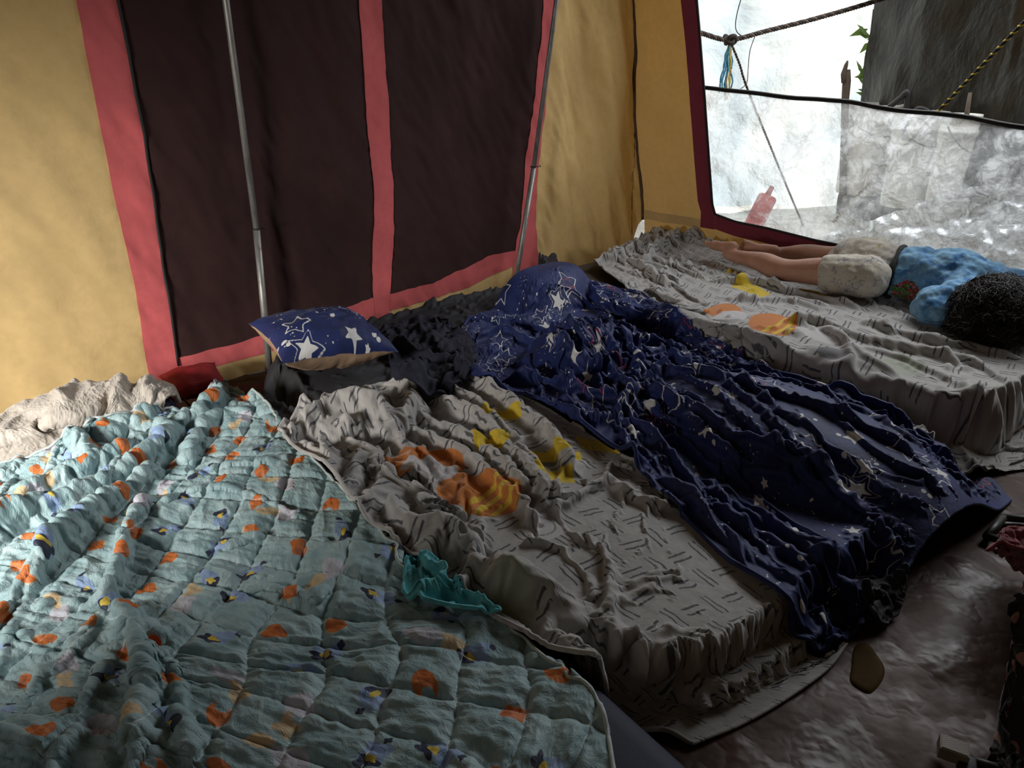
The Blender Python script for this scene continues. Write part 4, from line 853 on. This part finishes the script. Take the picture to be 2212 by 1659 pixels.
link('body', mesh('body', V, Fc), M_REDP, jc); link('spout', mesh('spout', *tube([c+Vector((.03, 0, .10)), c+Vector((.05, 0, .15))], [.018, .012], 10)), M_REDP, jc)
print('outside', round(time.time()-T0, 1))
# ------------------------------------------------------------------ loose cloths on top
M_JERSEY = simple('dark_navy_jersey', (.008, .009, .022), .85, scale=30)
throw('jersey', [(812, 672, .2), (895, 640, .21), (985, 668, .2)], [(845, 805, .18), (930, 832, .17), (1022, 792, .17)], [(812, 672, .2), (838, 735, .2), (845, 805, .18)], [(985, 668, .2), (1030, 735, .18), (1022, 792, .17)], 42, 40, M_JERSEY,
      'dark navy jersey crumpled beside the star pillow', 'garment', ridges=[([(850, 700), (930, 730), (1000, 745)], .2, .014, .03), ([(860, 760), (930, 790), (1000, 760)], .2, .012, .028), ([(890, 670), (940, 700), (960, 760)], .2, .012, .02)], wr=(.013, .075), ex=.02, seed=61)
def fleece_plain(name, col):
    n = NT(name); uv = n.attrv('cloth_uv'); pile = n.noise(uv, 420, 3, .7)
    c = n.mix(n.ramp(n.noise(uv, 24, 4), .3, .7), tuple(x*.82 for x in col), tuple(x*1.12 for x in col)); c = n.mix(n.math('MULTIPLY', pile, .12), c, (.7, .75, .75))
    n.P(Base_Color=c, Roughness=.95, Sheen_Weight=.3, Specular_IOR_Level=.1, Normal=n.bump(pile, .7, .0018, n.bump(n.noise(uv, 60, 3), .3, .004))); return n.m
M_TURQ = fleece_plain('turquoise_fleece', (.07, .40, .45)); M_REDB = fleece_plain('red_plush', (.20, .012, .022)); M_PINK = fleece_plain('dusky_pink_plush', (.10, .035, .035))
throw('towel', [(884, 1206, .16), (915, 1190, .17), (948, 1200, .17)], [(878, 1302, .14), (945, 1318, .14), (1010, 1332, .14), (1082, 1342, .14)], [(884, 1206, .16), (874, 1250, .15), (878, 1302, .14)], [(948, 1200, .17), (965, 1250, .16), (1020, 1295, .15), (1082, 1342, .14)], 34, 28, M_TURQ,
      'turquoise fleece cloth folded at the edge of the quilt', 'cloth', ridges=[([(900, 1215), (935, 1225), (955, 1255), (915, 1270), (895, 1290)], .16, .014, .035), ([(890, 1300), (960, 1310), (1060, 1335)], .15, .012, .02), ([(970, 1275), (1010, 1300), (1050, 1325)], .15, .010, .022)], wr=(.008, .05), ex=.02, t=.007, seed=63)
# things on the floor at the foot of the beds
throw('bag', [(1880, 1245, .06), (1915, 1225, .08), (1948, 1240, .05)], [(1850, 1330, .02), (1900, 1350, .01), (1940, 1330, .01)], [(1880, 1245, .06), (1855, 1290, .05), (1850, 1330, .02)], [(1948, 1240, .05), (1955, 1290, .02), (1940, 1330, .01)], 20, 20, M_DARK, 'dark cloth bag half under the foot of the navy comforter', 'bag', wr=(.02, .05), seed=65)
for q in ((2330, 1230, .0, .10, .10, .12, 0, 1.5), (2400, 1550, .0, .16, .30, .26, 20, 1.5), (2230, 1210, 0, .05, .05, .06, 0, 1.3)): raise_sup(lump(*q))
throw('plush_blanket', [(2150, 1190, .05), (2190, 1140, .09), (2330, 1120, .1)], [(2083, 1318, .005), (2170, 1345, .005), (2330, 1370, .05)], [(2150, 1190, .05), (2128, 1265, .03), (2083, 1318, .005)], [(2330, 1120, .1), (2340, 1240, .1), (2330, 1370, .05)], 32, 28, M_REDB,
      'red plush blanket spilling onto the groundsheet', 'blanket', wr=(.018, .05), ex=.03, seed=67, ridges=[([(2100, 1310), (2160, 1240), (2212, 1160)], .03, .02, .04)])
def dots(X, uv):
    pr = Print(uv, ['sd_red', 'sd_white']); r = np.random.default_rng(3); L = uv.reshape(-1, 2).max(0)
    for i in range(int(L[0]/.06)+1):
        for j in range(int(L[1]/.06)+1):
            c = np.array([i*.06+.03*(j % 2), j*.06])+r.normal(0, .006, 2); pr.put('sd_red', c, .03, lambda x, y: np.hypot(x, y)-.011)
    return pr.a
n = NT('black_plush_dots'); uv_ = n.attrv('cloth_uv'); c = n.mix(edge01(n, n.attr('sd_red'), .001), (.010, .009, .010), (.30, .15, .12))
n.P(Base_Color=c, Roughness=.95, Sheen_Weight=.3, Normal=n.bump(n.noise(uv_, 420, 3), .6, .002)); M_DOTS = n.m
throw('plush_throw', [(2222, 1205, .2), (2290, 1190, .24), (2500, 1200, .25)], [(2155, 1760, .02), (2250, 1780, .2), (2500, 1800, .25)], [(2222, 1205, .2), (2190, 1330, .14), (2166, 1480, .06), (2158, 1600, .03), (2155, 1760, .02)], [(2500, 1200, .25), (2550, 1500, .26), (2500, 1800, .25)], 40, 74, M_DOTS,
      'black plush throw with coral dots heaped beside the red blanket', 'throw', wr=(.015, .07), ex=.02, t=.012, seed=69, attrs=dots)
# star pillow: navy case above, tan pillow showing below
def pillow(name, c, a, b, T, rx, ry, rz, mats, label, seed, nu=120, nv=90, open_end=True):
    c = Vector(c); M = Matrix.Translation(c) @ Matrix.Rotation(rz, 4, 'Z') @ Matrix.Rotation(ry, 4, 'Y') @ Matrix.Rotation(rx, 4, 'X'); Mn = np.array(M)
    u, v = np.meshgrid(np.linspace(-1, 1, nu), np.linspace(-1, 1, nv)); o = empty(name, c-Vector((0, 0, T)), label, 'pillow')
    pin = 1-.10*(1-np.abs(v)**2)*np.abs(u)**3*1.0; pin2 = 1-.10*(1-np.abs(u)**2)*np.abs(v)**3
    x = u*a*pin; y = v*b*pin2; prof = ((1-np.abs(u)**2.6)*(1-np.abs(v)**2.6))**.62
    for k, sgn in enumerate((1, -1)):
        z = sgn*T*prof*(1+.12*fnoise(x, y, .16, seed+k)) + .004*fnoise(x, y, .05, seed+5)
        z += sgn*.006*crease(x*.6, y, .06, seed+9)*prof**.5
        Q = np.stack([x, y, z, np.ones_like(x)], -1) @ Mn.T; X = Q[..., :3]; uv = np.stack([x+a, y+b], -1); A = {}
        if k == 0 and mats[0] is M_STAR:
            pr = Print(uv, ['sd_white', 'sd_red']); star_print(pr, X, uv, [(763, 722, .030), (662, 752, .034), (795, 755, .010)], [(760, 650, .05), (640, 700, .04)], [], 16, 31); A = pr.a
        link('case' if k == 0 else 'underside', grid_mesh('case', X[:, ::-1] if k else X, uv[:, ::-1] if k else uv, {n_: (q[:, ::-1] if k else q) for n_, q in A.items()}), mats[k], o)
    return o
M_TANP = simple('tan_pillow_ticking', (.36, .235, .15), .8, scale=25)
pc = P(700, 728, .24); pillow('star_pillow', pc, .178, .135, .075, math.radians(8), math.radians(9), math.radians(38), [M_STAR, M_TANP], 'plump navy star pillow with its tan underside showing', 121)
pillow('red_cushion', P(420, 822, .10), .085, .06, .04, .4, 0, math.radians(40), [M_REDF, M_REDF], 'red fabric cushion wedged against the red strip of the tent wall', 131, 40, 30)
# ------------------------------------------------------------------ steel tent poles
n = NT('galvanised_steel'); ob = n.obj(); f = n.noise(n.mapping(ob, (60, 60, 8)), 1.0, 5, .7)
c = n.mix(n.ramp(f, .3, .7), (.20, .20, .185), (.42, .41, .38)); c = n.mix(n.ramp(n.noise(ob, 22, 5), .6, .75, 0, .7), c, (.16, .11, .07))
n.P(Base_Color=c, Roughness=.5, Metallic=.55, Normal=n.bump(f, .2, .001)); M_STEEL = n.m
def pole(b_pix, j_pix, t_pix, off, label):
    on = lambda q: PLANE(*q, SB+E2*off, E2)
    b_, j, t = on(b_pix), on(j_pix), on(t_pix); d = (b_-j).normalized(); b_ = j + d*((j.z-.012)/-d.z); t = j + (t-j)*((ZC-.03-j.z)/(t.z-j.z)); o = empty('tent_pole', b_, label, 'pole')
    link('lower_tube', mesh('lower_tube', *tube([b_, j], .0108, 16)), M_STEEL, o); link('upper_tube', mesh('upper_tube', *tube([j-(t-j)*.01, t], .0095, 16)), M_STEEL, o)
    link('foot', mesh('foot', *tube([b_+Vector((0, 0, -.010)), b_+Vector((0, 0, .02))], .014, 16)), M_BAR, o)
    h = j+Vector((0, 0, .004)); s = Vector((E1.x, E1.y, 0))
    ring = [h + s*(.0125*math.cos(a)) + E2*(.0125*math.sin(a)) for a in np.linspace(0, 2*math.pi, 18, endpoint=False)]
    link('clip', mesh('clip', *join(tube(ring, .0022, 6, closed=True), tube([h+s*.012, h+s*.026+Vector((0, 0, -.004)), h+s*.036+Vector((0, 0, .002)), h+s*.04+Vector((0, 0, -.006))], .0018, 6))), M_BLK, o)
pole((577, 742), (554, 497), (487, -5), .060, 'galvanised steel tent pole standing before the wide maroon panel')
pole((1119, 575), (1153, 362), (1205, -20), .055, 'galvanised steel tent pole leaning along the tan corner canvas')
# ------------------------------------------------------------------ small things on the groundsheet
fr = empty('folding_frame', P(2160, 1150, .0), 'black tubular folding frame lying on the groundsheet', 'frame')
q = [P(2132, 1158, .012), P(2168, 1118, .012), P(2300, 1128, .012), P(2280, 1200, .012)]
for k in range(4): link('tube', mesh('tube', *tube([q[k]+(q[k]-q[(k+1) % 4]).normalized()*.004, q[(k+1) % 4]], .009, 10)), M_BAR, fr)
cb = P(2062, 1612, .03); n = NT('card_box'); x, y, z_ = n.xyz(n.obj())
lat = n.math('MULTIPLY', n.math('SINE', n.math('MULTIPLY', n.math('ADD', x, y), 900.0)), n.math('SINE', n.math('MULTIPLY', n.math('SUBTRACT', x, y), 900.0)))
n.P(Base_Color=n.mix(n.ramp(lat, -.1, .1), (.10, .075, .055), (.26, .23, .18)), Roughness=.6); M_CARD = n.m; M_CARDE = simple('cream_card', (.24, .20, .15), .7)
cbx = empty('card_box', (cb.x, cb.y, .008), 'small patterned card box on the groundsheet', 'box'); rot = Matrix.Rotation(math.radians(-28), 3, 'Z')
link('box', mesh('box', *box((cb.x, cb.y, .021), (.040, .030, .022), rot, .001)), M_CARDE, cbx, smooth=False); link('printed_top', mesh('printed_top', *box((cb.x, cb.y, .0325), (.035, .025, .0012), rot)), M_CARD, cbx, smooth=False)
bf = empty('stand', P(2110, 1640, 0), 'black metal stand beside the small card box', 'stand')
link('leg', mesh('leg', *tube([P(2085, 1640, .012), P(2140, 1655, .012), P(2260, 1700, .012)], .0075, 10)), M_BAR, bf); link('foot', mesh('foot', *box(P(2088, 1655, .012), (.026, .03, .018), rot, .003)), M_BAR, bf)
# dried yellow patch on the groundsheet
pts = [P(1872+36*math.cos(a)*(1+.16*math.sin(3*a+1)), 1437+52*math.sin(a)*(1+.12*math.sin(2*a)), .0035) for a in np.linspace(0, 2*math.pi, 40, endpoint=False)]
M_STAIN = simple('yellow_stain', (.045, .024, .003), .8, scale=60, spec=.1)
ctr_ = sum(pts, Vector())/40; Xs = np.array([[tuple(ctr_+(p-ctr_)*k) for p in pts] for k in (0.01, .25, .5, .75, 1.0, 1.03)]); Xs[..., 2] = floor_z(Xs[..., 0], Xs[..., 1])+np.array([.0022, .0022, .0022, .0022, .0018, -.003])[:, None]
tag(link('spill', grid_mesh('spill', Xs[:, ::-1], closed_u=True), M_STAIN), 'dried yellow spill on the brown groundsheet', 'spill')
print('things', round(time.time()-T0, 1))
# ------------------------------------------------------------------ the sleeping child, lying face down along the window
def ball(c, r, s=(1, 1, 1)):
    bm = bmesh.new(); bmesh.ops.create_icosphere(bm, subdivisions=3, radius=1); V = [Vector(c)+Vector((v.co.x*r*s[0], v.co.y*r*s[1], v.co.z*r*s[2])) for v in bm.verts]
    bm.verts.index_update(); Fc = [tuple(v.index for v in f.verts) for f in bm.faces]; bm.free(); return V, Fc
def limb(pts, rr, n=28, end=True):
    p = spline(pts, n); r = np.interp(np.linspace(0, 1, n), np.linspace(0, 1, len(rr)), rr); V, Fc = tube(p, list(r), 16)
    a = ball(p[0], r[0]*.98); return join((V, Fc), a, ball(p[-1], r[-1]*.98)) if end else join((V, Fc), a)
def remeshed(name, vf, mat, parent, voxel=.005, smooth=6):
    o = link(name, mesh(name, *vf), mat, parent); m = o.modifiers.new('fuse', 'REMESH'); m.mode = 'VOXEL'; m.voxel_size = voxel; m.use_smooth_shade = True
    s = o.modifiers.new('soft', 'SMOOTH'); s.iterations = smooth; s.factor = .5; return o
hz = lambda px, py: float(sup(np.array(P(px, py, .2).x), np.array(P(px, py, .2).y)))
def S(px, py, dz):                      # a point dz above the blanket under that pixel
    return P(px, py, .198+dz)
SUPB = SUP.copy()
# limbs run from hip to toe; heights above the blanket
hipN, kneeN, ankN = S(1862, 596, .075), S(1692, 583, .045), S(1572, 548, .032)
hipF, kneeF, ankF = S(1878, 562, .075), S(1770, 553, .045), S(1664, 546, .034)
pel = (hipN+hipF)/2; ax = (P(2135, 624, .285)-P(1880, 580, .285)); ax.z = 0; ax.normalize(); side = Vector((ax.y, -ax.x, 0))
if side.y > 0: side = -side             # side points to the camera
up_ = Vector((0, 0, 1)); KT = 1.28      # torso length
A = lambda a, s=0.0, u=0.0: pel + ax*a*KT + side*s + up_*u
chest = A(.235, 0, .012); neck = A(.34, .015, .01); headc = P(2140, 664, .272)
def foot(ank, d, dn, sidev, L=.150):
    """heel, ball and five toes; d runs to the toes, dn is the sole normal"""
    d = d.normalized(); dn = (dn-d*dn.dot(d)).normalized(); w = d.cross(dn)
    heel = ank - d*.018 + dn*.030; ballp = ank + d*L*.60 + dn*.034
    parts = [limb([ank, ank+dn*.016, heel], [.023, .026, .024], 12), limb([heel, ank+d*.04+dn*.030, ballp-w*.010], [.024, .023, .021], 14), limb([heel, ank+d*.04+dn*.032, ballp+w*.014], [.022, .021, .018], 14)]
    for k in range(5):
        o = (k-2)*.0125; tl = (.034, .034, .030, .026, .022)[k]; r = (.0105, .0082, .0078, .0072, .0070)[k]
        parts.append(limb([ballp+w*o*1.0-d*.006, ballp+w*o*1.15+d*tl*.5+dn*-.003, ballp+w*o*1.2+d*tl+dn*.004], [r*1.15, r, r*.92], 8))
    return parts
dN = (ankN-kneeN).normalized(); dF = (ankF-kneeF).normalized()
body = []
body += [limb([hipN, hipN*.5+kneeN*.5+up_*.004, kneeN, kneeN*.62+ankN*.38+up_*.006, kneeN*.25+ankN*.75, ankN], [.068, .056, .043, .044, .031, .024], 40)]
body += [limb([hipF, hipF*.5+kneeF*.5, kneeF, kneeF*.62+ankF*.38+up_*.006, kneeF*.25+ankF*.75, ankF], [.068, .056, .043, .044, .031, .024], 40)]
body += foot(ankN, dN*.9+side*.05+up_*-.15, -side*.3+up_*.55+dN*.1, side)
body += foot(ankF, dF*1.0+up_*.03, up_*.5+side*.75, side)
body += [limb([pel, A(.11, 0, -.004), chest, neck], [.086, .074, .076, .050], 30)]
body += [limb([chest+side*.05, A(.28, .095)], [.05, .042], 8), limb([chest-side*.05, A(.28, -.095)], [.05, .042], 8)]
shN = A(.290, .115, -.005); elN = A(.215, .225, -.038); haN = headc - up_*.062 - ax*.02 + side*.01
shF = A(.295, -.115, -.005); elF = A(.40, -.15, -.035); haF = headc - up_*.062 + ax*.06
def hand(w, d, upv):
    d = d.normalized(); s = d.cross(upv).normalized(); out = [limb([w, w+d*.045], [.020, .024], 8), limb([w+s*.012, w+d*.045+s*.018], [.015, .014], 8)]
    for k in range(4): out.append(limb([w+d*.045+s*(k-1.5)*.013, w+d*.068+s*(k-1.5)*.014+upv*.004, w+d*(.085+.004*(1-abs(k-1.5)))+s*(k-1.5)*.0145-upv*.004], [.0078, .007, .006], 8))
    out.append(limb([w+d*.012-s*.018, w+d*.032-s*.032, w+d*.048-s*.036], [.009, .008, .0065], 8)); return out
body += [limb([shN, elN, elN*.4+haN*.6, haN], [.042, .034, .028, .020], 24), limb([shF, elF, elF*.4+haF*.6, haF], [.042, .034, .028, .020], 24)] + hand(haN, (haN-elN), up_) + hand(haF, (haF-elF), up_)
face = (side*.12+ax*.35-up_*.92).normalized()
body += [limb([neck-ax*.03, neck*.5+headc*.5, headc], [.042, .042, .05], 10), ball(headc, .092, (1, 1, .94)), ball(headc+face*.03, .074)]
fs_ = face.cross(up_).normalized(); fu = fs_.cross(face)
body += [limb([headc+face*.095+fu*.012, headc+face*.112-fu*.006], [.009, .013], 6), limb([headc+face*.092-fu*.035-fs_*.016, headc+face*.096-fu*.035, headc+face*.092-fu*.035+fs_*.016], [.006, .008, .006], 8), ball(headc+fs_*.09, .02, (.5, 1, 1.2)), ball(headc-fs_*.09, .02, (.5, 1, 1.2)),
         ball(headc+face*.088+fs_*.030+fu*.018, .012), ball(headc+face*.088-fs_*.030+fu*.018, .012)]
n = NT('child_skin'); ob = n.obj(); f = n.noise(ob, 14, 4)
c = n.mix(n.ramp(f, .3, .7), (.42, .215, .145), (.52, .285, .20)); n.P(Base_Color=c, Roughness=.5, Subsurface_Weight=.12, Subsurface_Radius=(.012, .005, .003), Specular_IOR_Level=.35, Normal=n.bump(n.noise(ob, 300, 2), .1, .0005)); M_SKIN = n.m
person = empty('person', (pel.x, pel.y, pel.z-.09), 'sleeping child lying face down in blue tie-dye shirt and cream printed shorts', 'person')
remeshed('body', join(*body), M_SKIN, person, .0045, 5)
# shorts: cream cotton with blue-grey line drawings
n = NT('cream_shorts_print'); ob = n.obj(); v1 = n.node('TexVoronoi', {'Vector': ob, 'Scale': 46.0}, feature='DISTANCE_TO_EDGE').outputs['Distance']; zone = n.ramp(n.noise(ob, 17, 2), .52, .58)
wv = n.node('TexVoronoi', {'Vector': n.mapping(ob, (1, 1, 1), (0, .6, .4)), 'Scale': 90.0}, feature='DISTANCE_TO_EDGE').outputs['Distance']
ln_ = n.math('MULTIPLY', n.math('MAXIMUM', n.ramp(v1, .03, .055, 1, 0), n.math('MULTIPLY', n.ramp(wv, .03, .06, 1, 0), .6)), zone)
c = n.mix(n.ramp(n.noise(ob, 9, 3), .3, .7), (.50, .45, .37), (.62, .57, .48)); c = n.mix(n.math('MULTIPLY', ln_, .8), c, (.10, .12, .22)); c = n.mix(n.math('MULTIPLY', n.ramp(n.noise(ob, 24, 2), .68, .72), .7), c, (.42, .30, .10))
n.P(Base_Color=c, Roughness=.85, Normal=n.bump(n.noise(ob, 45, 4, .6, .8), .5, .006)); M_SHORT = n.m
mN, mF = hipN*.52+kneeN*.48, hipF*.50+kneeF*.50
shorts = [limb([hipN+ax*.02, hipN*.75+kneeN*.25, mN], [.078, .074, .068], 16, False), limb([hipF+ax*.02, hipF*.75+kneeF*.25, mF], [.078, .074, .068], 16, False), limb([pel-ax*.05+up_*.012, pel+up_*.014, pel+ax*.095], [.092, .106, .090], 16)]
so = remeshed('shorts', join(*shorts), M_SHORT, person, .005, 4)
tx = bpy.data.textures.new('cloth_folds', 'CLOUDS'); tx.noise_scale = .055; tx.noise_depth = 2
def folded(o, st, mid=.5):
    d = o.modifiers.new('folds', 'DISPLACE'); d.texture = tx; d.texture_coords = 'GLOBAL'; d.strength = st; d.mid_level = mid
folded(so, .016)
link('waistband', mesh('waistband', *tube([A(.085)+side*(.099*math.cos(a))+up_*(.090*math.sin(a)+.002) for a in np.linspace(0, 2*math.pi, 36, endpoint=False)], [.011+.003*math.sin(5*a) for a in np.linspace(0, 6.28, 36)], 8, closed=True)), simple('black_print_elastic', (.02, .022, .018), .8, var=.7, scale=120), person)
# shirt
n = NT('blue_tie_dye'); ob = n.obj(); f = n.noise(ob, 13, 5, .6, 1.3); g = n.noise(ob, 30, 3)
c = n.mix(n.ramp(f, .32, .62), (.045, .19, .44), (.22, .44, .64)); c = n.mix(n.math('MULTIPLY', n.ramp(g, .55, .7), .5), c, (.40, .56, .68))
lp = n.node('VectorMath', {0: ob, 1: tuple(A(.135, .088, -.045))}, operation='DISTANCE').outputs['Value']
patch = n.ramp(n.math('ADD', lp, n.math('MULTIPLY', n.noise(ob, 45, 3), .05)), .074, .079, 1, 0); vc = n.node('TexVoronoi', {'Vector': ob, 'Scale': 85.0}); ve = n.node('TexVoronoi', {'Vector': ob, 'Scale': 85.0}, feature='DISTANCE_TO_EDGE').outputs['Distance']
r_, g_, b_ = n.node('SeparateColor', {0: vc.outputs['Color']}).outputs[:3]
pc_ = n.mix(n.ramp(r_, .33, .34), (.45, .06, .04), n.mix(n.ramp(r_, .66, .67), (.10, .30, .05), (.50, .16, .16))); pc_ = n.mix(n.ramp(ve, .05, .08, 1, 0), pc_, (.012, .012, .014))
c = n.mix(patch, c, pc_); n.P(Base_Color=c, Roughness=.85, Sheen_Weight=.15, Normal=n.bump(n.noise(ob, 55, 4, .6, .8), .4, .005)); M_SHIRT = n.m
shirt = [limb([A(.105), A(.17, 0, .004), chest, A(.305, 0, .008)], [.102, .100, .106, .080], 30), limb([chest+side*.055, A(.285, .115)], [.066, .062], 10), limb([chest-side*.055, A(.285, -.115)], [.066, .062], 10),
         limb([shN, shN*.5+elN*.5+up_*.006, elN+up_*.004, elN*.62+haN*.38], [.060, .064, .058, .050], 18, False), limb([shF, shF*.5+elF*.5+up_*.006, shF*.12+elF*.88], [.060, .064, .062], 14, False)]
sh = remeshed('shirt', join(*shirt), M_SHIRT, person, .005, 4); folded(sh, .030)
cuff = elN*.62+haN*.38; cd_ = (haN-elN).normalized(); cs = cd_.cross(up_).normalized(); cu = cs.cross(cd_)
link('sleeve_cuff', mesh('sleeve_cuff', *tube([cuff+cs*(.048*math.cos(a))+cu*(.046*math.sin(a)) for a in np.linspace(0, 2*math.pi, 30, endpoint=False)], .007, 8, closed=True)), M_SHIRT, person)
# hair: curls combed over a cap
n = NT('dark_hair'); ob = n.obj(); n.P(Base_Color=n.mix(n.ramp(n.noise(ob, 60, 3), .3, .7), (.008, .006, .005), (.028, .019, .014)), Roughness=.42, Specular_IOR_Level=.45); M_HAIR = n.m
rh = np.random.default_rng(77); VV, FF = [], []
hc = np.array(headc); fa = np.array(face); away = -fa
for k in range(5600):
    d = rh.normal(0, 1, 3); d /= np.linalg.norm(d)
    if d@fa > .62: continue
    root = hc + d*np.array([.094, .094, .088]); tang = rh.normal(0, 1, 3); tang -= d*(tang@d); tang /= np.linalg.norm(tang); tang = tang*.6 + np.array([.15, -.35, -.45]); tang -= d*(tang@d)*.6; tang /= np.linalg.norm(tang)
    bi = np.cross(d, tang); L = rh.uniform(.06, .13); cr = rh.uniform(.004, .013); w = rh.uniform(1.0, 2.4); ph = rh.uniform(0, 6.28); lift = rh.uniform(.005, .030); pts = []
    for i in range(9):
        s = i/8; p = root + tang*L*s + d*(lift*math.sin(min(1, s*1.3)*2.2)) + cr*s*(math.cos(ph+6.28*w*s)*bi+math.sin(ph+6.28*w*s)*d)
        rr = p-hc; l = np.linalg.norm(rr); p = hc+rr*max(1, .094/l) ; p[2] = max(p[2], .175); pts.append(p)
    r0 = rh.uniform(.0010, .0019); T_ = np.gradient(np.array(pts), axis=0); o0 = len(VV)
    for i, p in enumerate(pts):
        a = np.cross(T_[i], d); a /= np.linalg.norm(a)+1e-9; b = np.cross(T_[i], a); b /= np.linalg.norm(b)+1e-9; q = r0*(1-.75*i/8)
        VV += [p+a*q, p-a*q*.5+b*q*.87, p-a*q*.5-b*q*.87]
    for i in range(8):
        for j in range(3): FF.append((o0+3*i+j, o0+3*i+(j+1) % 3, o0+3*i+3+(j+1) % 3, o0+3*i+3+j))
cap = ball(headc-face*.012, .0975, (1, 1, .95)); capo = len(VV); 
hair = link('hair', mesh('hair', VV, FF), M_HAIR, person); hair['kind'] = 'stuff'
kv = [v for v in cap[0]]; keepf = [f for f in cap[1] if all((np.array(kv[i])-hc)@fa < .045 for i in f)]
link('hair_cap', mesh('hair_cap', kv, keepf), simple('hair_root', (.010, .007, .006), 1.0, spec=.0), person)
print('child', round(time.time()-T0, 1))
